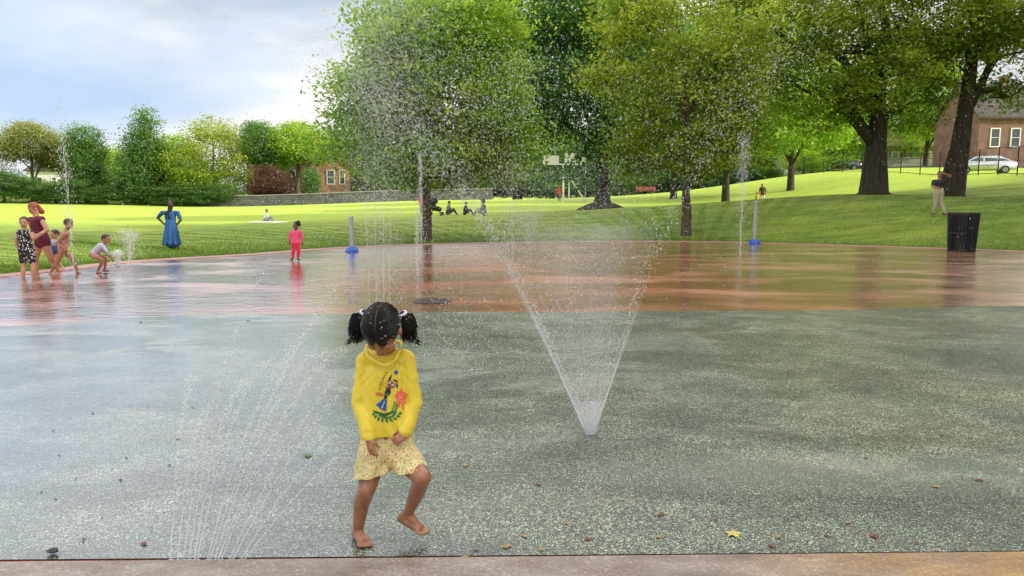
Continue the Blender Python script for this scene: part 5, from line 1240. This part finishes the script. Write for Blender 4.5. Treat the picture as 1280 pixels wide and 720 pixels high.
# striding child
person('child in a coral printed swimsuit striding with one arm hanging, by the tall thin jet', 'child', 13.9,
    dict(head=(86, 280), shL=(77, 291, .08), shR=(84, 292, -.09), elL=(86, 301, .1), wrL=(83, 309, .1), elR=(72, 303, -.12), wrR=(79, 310, -.14), pelvis=(78, 311), knL=(91, 325, .08), anL=(97, 340, .10), toL=(105, 343, .04), knR=(72, 327, -.08), anR=(63, 341, -.1), toR=(60, 347, -.3)),
    .66, M['skin_mid'], M['hair_brown'], [('swimsuit', M['tan_print'], ['torso', 'hips', 'thighL:0.2', 'thighR:0.2'], 1.07, [])],
    face=(.9, -.4, -.15), head_r=1.03)
# small child behind
person('small child in a blue printed nappy behind the striding child', 'child', 14.9,
    dict(head=(68, 293), shL=(62, 301), shR=(71, 301, -.02), elL=(61, 308), wrL=(64, 313, -.08), elR=(73, 307, -.02), wrR=(73, 313, -.05), pelvis=(67, 313), knL=(66, 325), anL=(69, 336), toL=(72, 340, -.12), knR=(73, 325), anR=(78, 334), toR=(83, 338, -.12)),
    .54, M['skin_light'], M['hair_brown'], [('swim_nappy', M['blue_swim'], ['hips', 'thighL:0.2', 'thighR:0.2'], 1.12, []), ('top', M['lav_cloth'], ['torso:0.3'], 1.08, [])],
    face=(-.5, -.8, -.2), head_r=1.05)
# woman in maroon swimsuit
person('woman in a maroon tank swimsuit bending at the left edge of the pad', 'woman', 14.0,
    dict(head=(42, 261), shL=(38, 275, .14), shR=(52, 274, -.12), elL=(40, 290, .05), wrL=(42, 293, -.15), elR=(59, 288, -.18), wrR=(47, 294, -.28), pelvis=(53, 301), knL=(44, 322, .10), anL=(46, 345, .1), toL=(40, 349, .0), knR=(63, 322, .0), anR=(74, 341, .2), toR=(70, 345, .02)),
    .97, M['skin_light'], mat('hair_red', (.30, .07, .03), .5, .2), [('swimsuit', M['maroon'], ['torso', 'hips', 'thighL:0.15', 'thighR:0.15'], 1.12, [])],
    face=(-.5, -.6, -.55), hair='long')
# child in black polka shorts
person('child in black shorts with white dots at the far left of the pad', 'child', 13.2,
    dict(head=(30, 278), shL=(24, 290), shR=(36, 290), elL=(20, 301), wrL=(22, 310), elR=(42, 299), wrR=(50, 294, -.05), pelvis=(33, 313), knL=(29, 331), anL=(29, 349), toL=(26, 353, -.15), knR=(41, 331), anR=(42, 349), toR=(42, 354, -.15)),
    .74, M['skin_light'], M['hair_brown'], [('shorts', M['polka'], ['hips', 'thighL:0.75', 'thighR:0.75'], 1.18, []), ('top', M['polka'], ['torso'], 1.1, [])],
    face=(.3, -.9, -.1))
# walking man
person('man in dark t-shirt and khaki trousers walking on the bank, hand raised to his head', 'man', 27.0,
    dict(head=(1175, 218), shL=(1167, 227), shR=(1180, 226), elL=(1165, 233, -.05), wrL=(1170, 234, -.2), elR=(1188, 220), wrR=(1180, 217, -.08), hdR=(1177, 216, -.1), pelvis=(1173, 241), knL=(1170, 254), anL=(1167, 266, .1), toL=(1164, 269, .0), knR=(1176, 254), anR=(1181, 266, -.1), toR=(1185, 269, -.2)),
    1.02, M['skin_mid'], M['hair_black'], [('shirt', M['dark_cloth'], ['torso', 'hips:0.5', 'uarmL:0.6', 'uarmR:0.6'], 1.15, []), ('trousers', M['khaki'], ['hips', 'thighL', 'thighR', 'shinL', 'shinR'], 1.22, [])],
    face=(-.6, -.7, -.2), shoes=M['dark_cloth'])
# people further up the lawn
person('woman in a brown patterned top and white trousers standing on the bright lawn', 'woman', 58,
    dict(head=(953, 231.5), shL=(950.5, 235), shR=(956, 235), elL=(949.5, 239), wrL=(950, 243), elR=(957.5, 239), wrR=(957, 243), pelvis=(953.5, 243), knL=(952, 248.5), anL=(952, 254), toL=(951, 255, -.15), knR=(955, 248.5), anR=(955.3, 254), toR=(956, 255, -.15)),
    1.0, M['skin_mid'], M['hair_brown'], [('top', M['brown_print'], ['torso', 'hips', 'uarmL', 'uarmR'], 1.25, []), ('trousers', M['white_cloth'], ['thighL', 'thighR', 'shinL', 'shinR'], 1.25, [])], hair='long', vox=.02)
person('small child in yellow beside the woman in white trousers', 'child', 57.5,
    dict(head=(946.5, 241.5), shL=(944.6, 244.5), shR=(948.4, 244.5), elL=(944, 247), wrL=(944.5, 249.5), elR=(949, 247), wrR=(949, 249.5), pelvis=(946.5, 249), knL=(945.5, 252.3), anL=(945.5, 255.5), toL=(945, 256, -.1), knR=(947.5, 252.3), anR=(947.6, 255.5), toR=(948, 256, -.1)),
    .62, M['skin_mid'], M['hair_brown'], [('top', M['yellow_cloth'], ['torso', 'hips', 'uarmL', 'uarmR'], 1.3, []), ('shorts', M['yellow_cloth'], ['hips', 'thighL', 'thighR'], 1.2, [])], vox=.02)
person('person in red standing beside the white play frame', 'person', 69.5,
    dict(head=(699, 234), shL=(696.6, 236.5), shR=(701.4, 236.5), elL=(695.5, 239), wrL=(694.5, 241), elR=(702.5, 239), wrR=(703, 241.5), pelvis=(699, 242.5), knL=(698, 246.5), anL=(698, 250.5), toL=(697, 251.2, -.15), knR=(700, 246.5), anR=(700.2, 250.5), toR=(701, 251.2, -.15)),
    .92, M['skin_mid'], M['hair_brown'], [('shirt', M['red_cloth'], ['torso', 'hips', 'uarmL', 'uarmR'], 1.25, []), ('trousers', M['dark_cloth'], ['thighL', 'thighR', 'shinL', 'shinR'], 1.2, [])], vox=.02)
person('person in a pink top standing just left of the young tree trunk', 'person', 46,
    dict(head=(527.5, 243.5), shL=(524.6, 248), shR=(530.5, 248), elL=(523.6, 253), wrL=(525.5, 256, -.1), elR=(531.5, 253), wrR=(531.5, 257), pelvis=(527.5, 257), knL=(526.3, 262.5), anL=(526.3, 268), toL=(525, 269.5, -.15), knR=(529, 262.5), anR=(529, 268), toR=(530, 269.5, -.15)),
    .85, M['skin_light'], M['hair_brown'], [('top', M['pink'], ['torso', 'uarmL', 'uarmR'], 1.2, []), ('trousers', M['grey_cloth'], ['hips', 'thighL', 'thighR', 'shinL', 'shinR'], 1.2, [])], vox=.016)
def sitting(label, u, v, Y, S, sk, hm, top, low, hair='short', facing=1, vox=.016):
    k = 900/Y*S; g_ = lambda du, dz, dy=0: (u+du*k*facing, v-dz*k, dy*S)
    return person(label, 'person', Y, dict(head=g_(.04, .78), shL=g_(-.03, .58, .15), shR=g_(.02, .58, -.15), elL=g_(.12, .38, .18), wrL=g_(.3, .3, .05), elR=g_(.14, .38, -.2), wrR=g_(.32, .28, -.08), pelvis=g_(-.08, .12),
        hpL=g_(-.05, .12, .1), hpR=g_(-.05, .12, -.1), knL=g_(.30, .36, .16), anL=g_(.52, .08, .12), toL=g_(.66, .03, .12), knR=g_(.34, .30, -.2), anR=g_(.5, .08, -.16), toR=g_(.64, .03, -.16)),
        S, sk, hm, [('shirt', top, ['torso', 'uarmL', 'uarmR', 'farmL:0.6'], 1.2, []), ('trousers', low, ['hips', 'thighL', 'thighR', 'shinL', 'shinR'], 1.18, [])], face=(.8*facing, -.5, -.15), hair=hair, vox=vox, root_uv=(u, v))
sitting('person in a white shirt sitting on a white blanket on the left lawn', 333, 278, 47, .95, M['skin_mid'], M['hair_black'], M['white_cloth'], M['grey_cloth'], vox=.016)
sitting('person in dark clothes sitting in profile on the grass, nearest right of the stroller', 561, 268.5, 46.5, 1.0, M['skin_mid'], M['hair_black'], M['grey_cloth'], M['dark_cloth'])
sitting('person hunched in black sitting on the grass between two other sitters', 582, 268.5, 46.5, .93, M['skin_dark'], M['hair_black'], M['dark_cloth'], M['dark_cloth'])
sitting('person in a grey top with very big curly hair sitting on the grass', 604, 269.5, 46, 1.15, M['skin_mid'], M['hair_brown'], M['grey_cloth'], M['grey_cloth'], hair='big', facing=-1)
def small_things():
    b = at(334, 279, 46.6); e = MB()
    for i in range(1): e.add([(-1.0, -.75, .03), (1.35, -.55, .03), (1.25, .6, .035), (-.9, .75, .03), (0, 0, .05), (-1.05, -.8, 0), (1.4, -.6, 0), (1.3, .65, 0), (-.95, .8, 0)], [(0, 1, 4), (1, 2, 4), (2, 3, 4), (3, 0, 4), (5, 6, 1, 0), (6, 7, 2, 1), (7, 8, 3, 2), (8, 5, 0, 3)])
    o = e.build('picnic_blanket', M['white_cloth'], None); o.location = (b.x, 46.6, H(b.x, 46.6)+.02); tag(o, 'white blanket spread on the left lawn under the sitting person', 'blanket')
    b = ground_at(545, 47); e = empty('stroller', b, 'black baby stroller parked right of the young tree trunk', 'stroller')
    for x, y in ((-.35, -.25), (-.35, .25), (.4, -.25), (.4, .25)):
        w_ = MB().lathe([(0, -.02), (.10, -.02), (.13, -.015), (.13, .015), (.10, .02), (0, .02)], n=14).build('wheel', M['iron_black'], e); w_.rotation_euler = (R(90), 0, 0); w_.location = (x, y, .13)
    fr_ = MB()
    for y in (-.22, .22): fr_.tube([(-.35, y, .13), (.1, y, .6), (-.55, y, 1.02)], .016, 6); fr_.tube([(.4, y, .13), (-.15, y, .62)], .016, 6)
    fr_.tube([(-.55, -.22, 1.02), (-.55, .22, 1.02)], .018, 6); fr_.build('frame', M['iron_black'], e)
    sb = MB(); sb.cap((-.1, 0, .5), .19, (.25, 0, .42), .16); sb.cap((-.2, 0, .75), .17, (-.12, 0, .5), .19); blob('seat', sb, .02, M['dark_cloth'], e, 2)
    hb = MB(); hb.ell((-.12, 0, .95), (.3, .25, .22)); blob('canopy', hb, .02, M['dark_cloth'], e, 2)
small_things()

# ------------------------------------------------------------------ water
OCT = np.array([(1, 0, 0), (-1, 0, 0), (0, 1, 0), (0, -1, 0), (0, 0, 1), (0, 0, -1)], float)
OF = np.array([(0, 2, 4), (2, 1, 4), (1, 3, 4), (3, 0, 4), (2, 0, 5), (1, 2, 5), (3, 1, 5), (0, 3, 5)])
def drops(name, P, rad, vel=None, stretch=2.2, m='drop', parent=None, **tg):
    """P (n,3), rad (n,), elongated along their velocity"""
    n = len(P); 
    if n == 0: return
    if vel is None: vel = np.tile([0, 0, -1.0], (n, 1))
    d = vel/np.maximum(np.linalg.norm(vel, axis=1), 1e-6)[:, None]; h = np.where(np.abs(d[:, :1]) < .9, [[1.0, 0, 0]], [[0, 1.0, 0]])
    a = np.cross(d, h); a /= np.linalg.norm(a, axis=1)[:, None]; b = np.cross(d, a); st = 1+(stretch-1)*rng.random(n)
    V = P[:, None, :]+rad[:, None, None]*(OCT[None, :, 0:1]*a[:, None]+OCT[None, :, 1:2]*b[:, None]+OCT[None, :, 2:3]*d[:, None]*st[:, None, None])
    Fc = (OF[None]+np.arange(n)[:, None, None]*6).reshape(-1, 3)
    o = np_mesh(name, V.reshape(-1, 3), Fc, M[m], parent, smooth=True); tag(o, **tg); return o
def ballistic(o, v, t, drag=0.0):
    o = np.asarray(o, float); gvec = np.array([0, 0, -9.81]); P = o+v*t[:, None]+.5*gvec*(t**2)[:, None]; Vv = v+gvec*t[:, None]; return P, Vv
def stream(mb, o, v, t1, r0, r1, n=24, wob=.0):
    pts = []; rs = []
    for i in range(n+1):
        t = t1*i/n; p = V3(o)+V3(v)*t+V3((0, 0, -4.905*t*t)); w_ = wob*t; pts.append(p+V3((noise.noise(V3((t*30, v[0]*9, 1)))*w_, noise.noise(V3((t*30, v[0]*9, 7)))*w_, 0))); rs.append((r0+(r1-r0)*i/n)*(1+.45*noise.noise(V3((t*70, v[0]*5, 3)))))
    mb.tube(pts, rs, 6)
def nozzle(e, r=.03): MB().lathe([(r*1.6, 0), (r*1.6, .004), (r, .007), (r*.4, .007), (r*.35, .002), (0, .002)], n=16).build('nozzle', M['steel_grey'], e)

# cone fountain in front right
def cone_jet():
    b = gz(738, 543); e = empty('cone_fountain', (b.x, b.y, .006), 'wide V shaped cone of spray rising from the rubber right of the girl', 'fountain jet'); nozzle(e, .022); e.rotation_euler[1] = R(-3.5)
    n_ang = 64; th = R(19.5); V0 = 7.0
    def vel(a, k=1.0, t=th): return np.array([math.sin(t)*math.cos(a), math.sin(t)*math.sin(a), math.cos(t)])*V0*k
    # glassy sheet near the nozzle
    vs = []; fs = []; T = 9
    for i in range(T+1):
        t = .0+.026*i/T
        for j in range(n_ang):
            a = j/n_ang*6.283; v = vel(a, 1, th*(.92+.05*math.sin(j*2.4))); p = np.array([.030*math.cos(a), .030*math.sin(a), .008])+v*t; p[2] -= 4.9*t*t; vs.append(tuple(p))
    for i in range(T):
        for j in range(n_ang):
            q = i*n_ang+j; r = i*n_ang+(j+1) % n_ang; fs.append((q, r, r+n_ang, q+n_ang))
    mb = MB(); mb.add(vs, fs); mb.build('sheet', M['sheet'], e, smooth=True)
    mb = MB()
    for j in range(34):
        a = j/34*6.283+rng.normal(0, .05); v = vel(a, 1, th*(1+rng.normal(0, .03))); edge_ = abs(math.cos(a))
        stream(mb, (.030*math.cos(a), .030*math.sin(a), .008), tuple(v), .04+.05*rng.random()+.22*edge_**10*(1 if math.cos(a) < 0 else .35), .0013+.002*edge_**10, .0005, 14, .02)
    mb.build('streams', M['stream'], e, smooth=True)
    n = 11000; a = rng.random(n)*6.283; side = rng.random(n) < .34; a = np.where(side, np.where(rng.random(n) < .76, math.pi, 0)+rng.normal(0, .16, n), a)
    t = rng.random(n)**.9*.62; k = 1+rng.normal(0, .02, n); tt = th*(1+rng.normal(0, .035, n)+.05*(t > .3)*rng.normal(0, 1, n))
    v = np.stack([np.sin(tt)*np.cos(a), np.sin(tt)*np.sin(a), np.cos(tt)], 1)*(V0*k)[:, None]; P, Vv = ballistic((0, 0, .01), v, t)
    P += rng.normal(size=P.shape)*(.006+.10*t**1.5)[:, None]; ok = P[:, 2] > .01
    drops('droplets', P[ok], (.0011+.0025*rng.random(n)**2)[ok], Vv[ok], 2.8, parent=e, kind='stuff')
    # fine haze drifting inside the cone
    n = 22000; h = rng.random(n)**.8*1.6; rad = (.05+h*.36)*np.sqrt(rng.random(n)); a = rng.random(n)*6.283
    P = np.stack([rad*np.cos(a)-.08*h, rad*np.sin(a), .02+h], 1); drops('haze', P, .0007+.0011*rng.random(n), parent=e, kind='stuff', stretch=1.3)
    for k_, s in enumerate((1.0, .7)):
        mb = MB(); prof = [((.04+z*.33)*s, z) for z in np.linspace(.06, 1.25, 12)]; mb.lathe(prof, (0, 0, 0), 40); mb.build('mist_veil', M['mist'], e, smooth=True)
cone_jet()

# row of jets along the foot of the walkway, fanning out to the right
def fan():
    J0 = [(213, (222, 600), 520), (222, (237, 600), 540), (229, (248, 600), 500), (243, (262, 610), 520), (246, (274, 600), 500), (259, (294, 600), 480), (262, (306, 590), 450), (272, (320, 600), 500), (276, (330, 590), 460), (286, (345, 600), 470), (290, (356, 600), 480), (300, (380, 600), 520), (304, (392, 612), 540), (268, (300, 620), 500), (236, (254, 610), 440)]
    b = gz(258, 702); e = empty('fan_fountain', (b.x, b.y, .006), 'fan of thin broken jets rising along the walkway edge in the lower left corner', 'fountain jet'); O = V3(e.location)
    nz_ = MB(); mb = MB(); PP = []; VV = []; RR = []
    for i, (u0, (u1, v1), vt) in enumerate(J0):
        o_ = gz(u0, 703.5)-O; o_.z = 0; f_ = (703-vt)/(703-v1)*1.0; ue = u0+(u1-u0)*f_*1.02
        Pend = at(ue, vt, b.y+.10+.12*math.sin(i*2.1))-O; T = .19+.03*rng.random(); v = (Pend-o_-V3((0, 0, -4.905*T*T)))/T
        nz_.lathe([(.014, 0), (.014, .004), (.006, .006), (0, .005)], tuple(o_), 10)
        stream(mb, tuple(o_), tuple(v), T*.46, .0030, .0020, 26, .02)
        n = 330; q = rng.random(n)**1.2; q = np.round(q*55)/55+rng.normal(0, .003, n); t = T*(.34+1.35*np.abs(q))
        v_ = np.tile(np.array(v), (n, 1))*(1+rng.normal(0, .005, (n, 3))); P, Vv = ballistic(tuple(o_), v_, t); P += rng.normal(size=P.shape)*(.0008+.006*(t/T)**2)[:, None]; PP.append(P); VV.append(Vv); RR.append((.0017+.0019*rng.random(n))*np.clip(1.35-.3*t/T, .5, 1.3))
    nz_.build('nozzles', M['steel_grey'], e); mb.build('streams', M['drop'], e, smooth=True)
    P = np.concatenate(PP); ok = (P[:, 2] > .01) & (P[:, 0]+O.x < -.69); drops('droplets', P[ok], np.concatenate(RR)[ok], np.concatenate(VV)[ok], 2.6, parent=e, kind='stuff')
fan()

def column_jet(label, u, v, top_v, spread, ndrop, rad, scatter, name='column_jet', width=.006, fall=1.0, group=None, dx=0, sfrac=.8):
    b = gz(u, v); e = empty(name, (b.x, b.y, .004), label, 'fountain jet', group); nozzle(e, .03); d = b.y
    hgt = CAMH+d*(252-top_v)/900; V0 = math.sqrt(2*9.81*hgt); mb = MB(); vx = dx
    stream(mb, (0, 0, .005), (vx, 0, V0), V0/9.81*sfrac*.5, width, width*.5, 40, .03); mb.build('stream', M['stream'], e, smooth=True)
    t = rng.random(ndrop)*(V0/9.81)*2*fall; vv = np.stack([vx+rng.normal(0, spread, ndrop), rng.normal(0, spread, ndrop), V0*(1-np.abs(rng.normal(0, .09, ndrop)))], 1)
    P, Vv = ballistic((0, 0, .01), vv, t); P += rng.normal(size=P.shape)*scatter; ok = P[:, 2] > .01
    drops('droplets', P[ok], (rad*(.45+.9*rng.random(ndrop)**2))[ok], Vv[ok], 2.6, parent=e, kind='stuff'); return e
GJ = 'tall jets behind the girl'
for i, (u, v, tv, dx) in enumerate([(462, 386, -60, -.10), (471, 389, -120, .03), (480, 390, -90, .12), (487, 386, -30, .22)]):
    column_jet(['leftmost of the four tall broken jets rising behind the girl', 'second from left of the tall jets rising behind the girl, the highest', 'third from left of the tall jets rising behind the girl', 'rightmost of the four tall jets rising behind the girl'][i], u, v, tv, .46, 6000, .0042, .09, width=.0045, group=GJ, dx=dx, sfrac=.34)
column_jet('thin straight jet rising right of the girl, in front of the young tree', 522, 345, 262, .02, 420, .008, .02, width=.010, sfrac=1.6)
column_jet('thin straight jet rising close beside the young tree trunk', 527, 312, 190, .03, 600, .012, .03, width=.011, sfrac=1.6)
column_jet('tall thin jet in front of the striding child at the left', 96, 384, 120, .06, 900, .007, .03, width=.006, sfrac=1.3, dx=-.06)
column_jet('low thick bubbling jet beside the squatting toddler', 148, 333, 313, .18, 700, .009, .02, width=.04, sfrac=1.8)
column_jet('wide splashing jet between the toddler and the woman in blue', 163, 331, 288, .32, 1100, .009, .03, width=.01)
column_jet('splashing jet at the far rim right of the young tree', 660, 305, 262, .9, 1600, .012, .08, width=.012)
column_jet('broad white spray falling beside the right hand spray post', 925, 318, 165, .12, 1700, .009, .05, width=.012)
column_jet('tall sparse jet over the middle of the red ring', 640, 318, 60, .9, 2600, .012, .12, width=.008, sfrac=.5)

# spray hanging in the air over the whole pad
def falling():
    def fld(n, u0, u1, v0, v1, y0, y1, r0, r1, cen=None):
        cols = [(448, 7), (462, 6), (478, 8), (497, 9), (522, 10), (546, 14), (585, 24), (430, 10)]
        u = rng.random(n)*(u1-u0)+u0; v = rng.random(n)*(v1-v0)+v0
        if cen: u = rng.normal(cen[0], cen[1], n); v = rng.normal(cen[2], cen[3], n)
        
        if cen and cen[0] == 520:
            ci = rng.integers(0, len(cols), n); cc = np.array(cols); u = rng.normal(cc[ci, 0]+(v-120)*.04*(cc[ci, 0]-490)/40, cc[ci, 1]*(.7+np.clip(v, 0, 300)/160))
        y = y0+(y1-y0)*rng.random(n)**.8; a = (u-CX)/F; bb = (CY-v)/F; dy = cp+bb*sp; dz = -sp+bb*cp; s = y/dy
        P = np.stack([a*s, y, CAMH+dz*s], 1); ok = (P[:, 2] > .03); rad = (r0+(r1-r0)*rng.random(n)**2.2)
        return P[ok], rad[ok]
    sets = [(15000, -60, 1340, -60, 340, 4, 13, .0012, .0040), (2600, 380, 640, 380, 470, 3.6, 8, .0016, .0045, (565, 45, 415, 28)), (11000, 0, 0, 0, 0, 7, 12, .0016, .0042, (520, 62, 120, 95)), (3600, 0, 0, 0, 0, 8, 12, .0018, .0045, (470, 40, 180, 120)),
            (3500, 430, 900, 60, 330, 5, 11, .0016, .0042), (2200, -60, 640, 330, 620, 2.6, 7, .0010, .0028), (1500, 560, 1340, 330, 560, 3, 9, .0012, .0030), (260, 430, 535, 372, 600, 2.35, 2.55, .0010, .0022), (1500, 0, 0, 0, 0, 6, 11, .0015, .004, (700, 60, 330, 60))]
    P, r = zip(*[fld(*s) for s in sets]); P = np.concatenate(P); r = np.concatenate(r); v = np.tile([0, 0, -3.0], (len(P), 1))+rng.normal(0, .9, (len(P), 3))
    # keep clear of the lens
    ok = np.linalg.norm(P-np.array([0, 0, 1.4]), axis=1) > 2.0
    drops('airborne_droplets', P[ok], r[ok], v[ok], 2.2, label='white water droplets hanging in the air over the splash pad', cat='water spray', kind='stuff')
falling()
# impact splashes dancing on the surface
def splashes():
    PP = []; RR = []
    for u, v, s, n in [(600, 465, .5, 900), (500, 346, .5, 260), (550, 316, .8, 300), (560, 440, .35, 500), (1010, 590, .4, 500), (610, 318, 1.2, 300), (700, 330, 1.2, 300), (420, 500, .5, 500), (330, 430, .8, 500), (880, 400, .8, 300), (640, 420, .6, 500), (950, 320, .8, 200)]:
        b = gz(u, v); P = np.stack([b.x+rng.normal(0, s, n), b.y+rng.normal(0, s*.6, n), .01+np.abs(rng.normal(0, .02+.02*(b.y > 6), n))], 1); PP.append(P); RR.append((.0007+.0002*b.y)*(.5+rng.random(n)))
    P = np.concatenate(PP); r = np.concatenate(RR); ok = (P[:, 1] > front_y(0)+.1)
    drops('splash_droplets', P[ok], r[ok], np.tile([0, 0, 1.0], (len(P), 1))[ok], 2.5, label='small white splashes dancing on the wet pad surface', cat='water splash', kind='stuff')
splashes()


# ------------------------------------------------------------------ light and world
SUN_EL, SUN_AZ = R(25), R(107)      # azimuth measured from +Y towards +X
S = Vector((math.sin(SUN_AZ)*math.cos(SUN_EL), math.cos(SUN_AZ)*math.cos(SUN_EL), math.sin(SUN_EL)))
sl = bpy.data.lights.new('sun', 'SUN'); so = bpy.data.objects.new('sun', sl); COL.objects.link(so)
sl.energy = 5.0; sl.angle = R(.6); sl.color = (1, .93, .80); so.rotation_euler = (-S).to_track_quat('-Z', 'Y').to_euler(); so.location = (20, 0, 30)
w = bpy.data.worlds.new('World'); scene.world = w; w.use_nodes = True; nt = w.node_tree; nt.nodes.clear(); n = N(nt)
sky = n('ShaderNodeTexSky', sky_type='NISHITA', sun_disc=False, sun_elevation=SUN_EL, sun_rotation=SUN_AZ, air_density=1.2, dust_density=1.0, ozone_density=1.5)
tc = n('ShaderNodeTexCoord')
vn = n('ShaderNodeMapping', {'Vector': tc.outputs['Generated'], 'Scale': (1.0, 1.0, 3.4), 'Rotation': (0, R(10), R(20)), 'Location': (.35, 0, .2)}).outputs[0]
f1 = nz(n, vn, 1.9, 7, .55, .5)
cf = ramp(n, f1, [(.36, g(.5)), (.50, g(.8)), (.66, g(1))])
cl = ramp(n, nz(n, vn, 1.3, 5, .5, .3), [(.40, (5.9, 7.7, 10.8)), (.49, (8.6, 9.4, 10.9)), (.57, (12.0, 11.6, 11.4))])
mixed = mixc(n, cf, sky.outputs[0], cl)
zz = n('ShaderNodeSeparateXYZ', {0: tc.outputs['Generated']}).outputs[2]
boost = n('ShaderNodeMapRange', {0: zz, 1: .28, 2: .75, 3: 1.0, 4: 1.8}).outputs[0]      # upper sky out of view brightened, added to fill the shade
mixed = mixc(n, n('ShaderNodeMapRange', {0: zz, 1: .26, 2: .5, 3: 0, 4: .8}).outputs[0], mixed, (10.6, 10.3, 9.9))
mixed = n('ShaderNodeVectorMath', {0: mixed, 'Scale': boost}, operation='SCALE').outputs[0]
bg = n('ShaderNodeBackground', {'Color': mixed, 'Strength': .1}); wo = n('ShaderNodeOutputWorld'); nt.links.new(bg.outputs[0], wo.inputs[0])
scene.view_settings.view_transform = 'Standard'; scene.view_settings.look = 'None'; scene.view_settings.exposure = 0
scene.render.engine = 'CYCLES'; scene.cycles.use_denoising = True
scene.cycles.max_bounces = 6; scene.cycles.transparent_max_bounces = 24; scene.cycles.caustics_reflective = False; scene.cycles.caustics_refractive = False
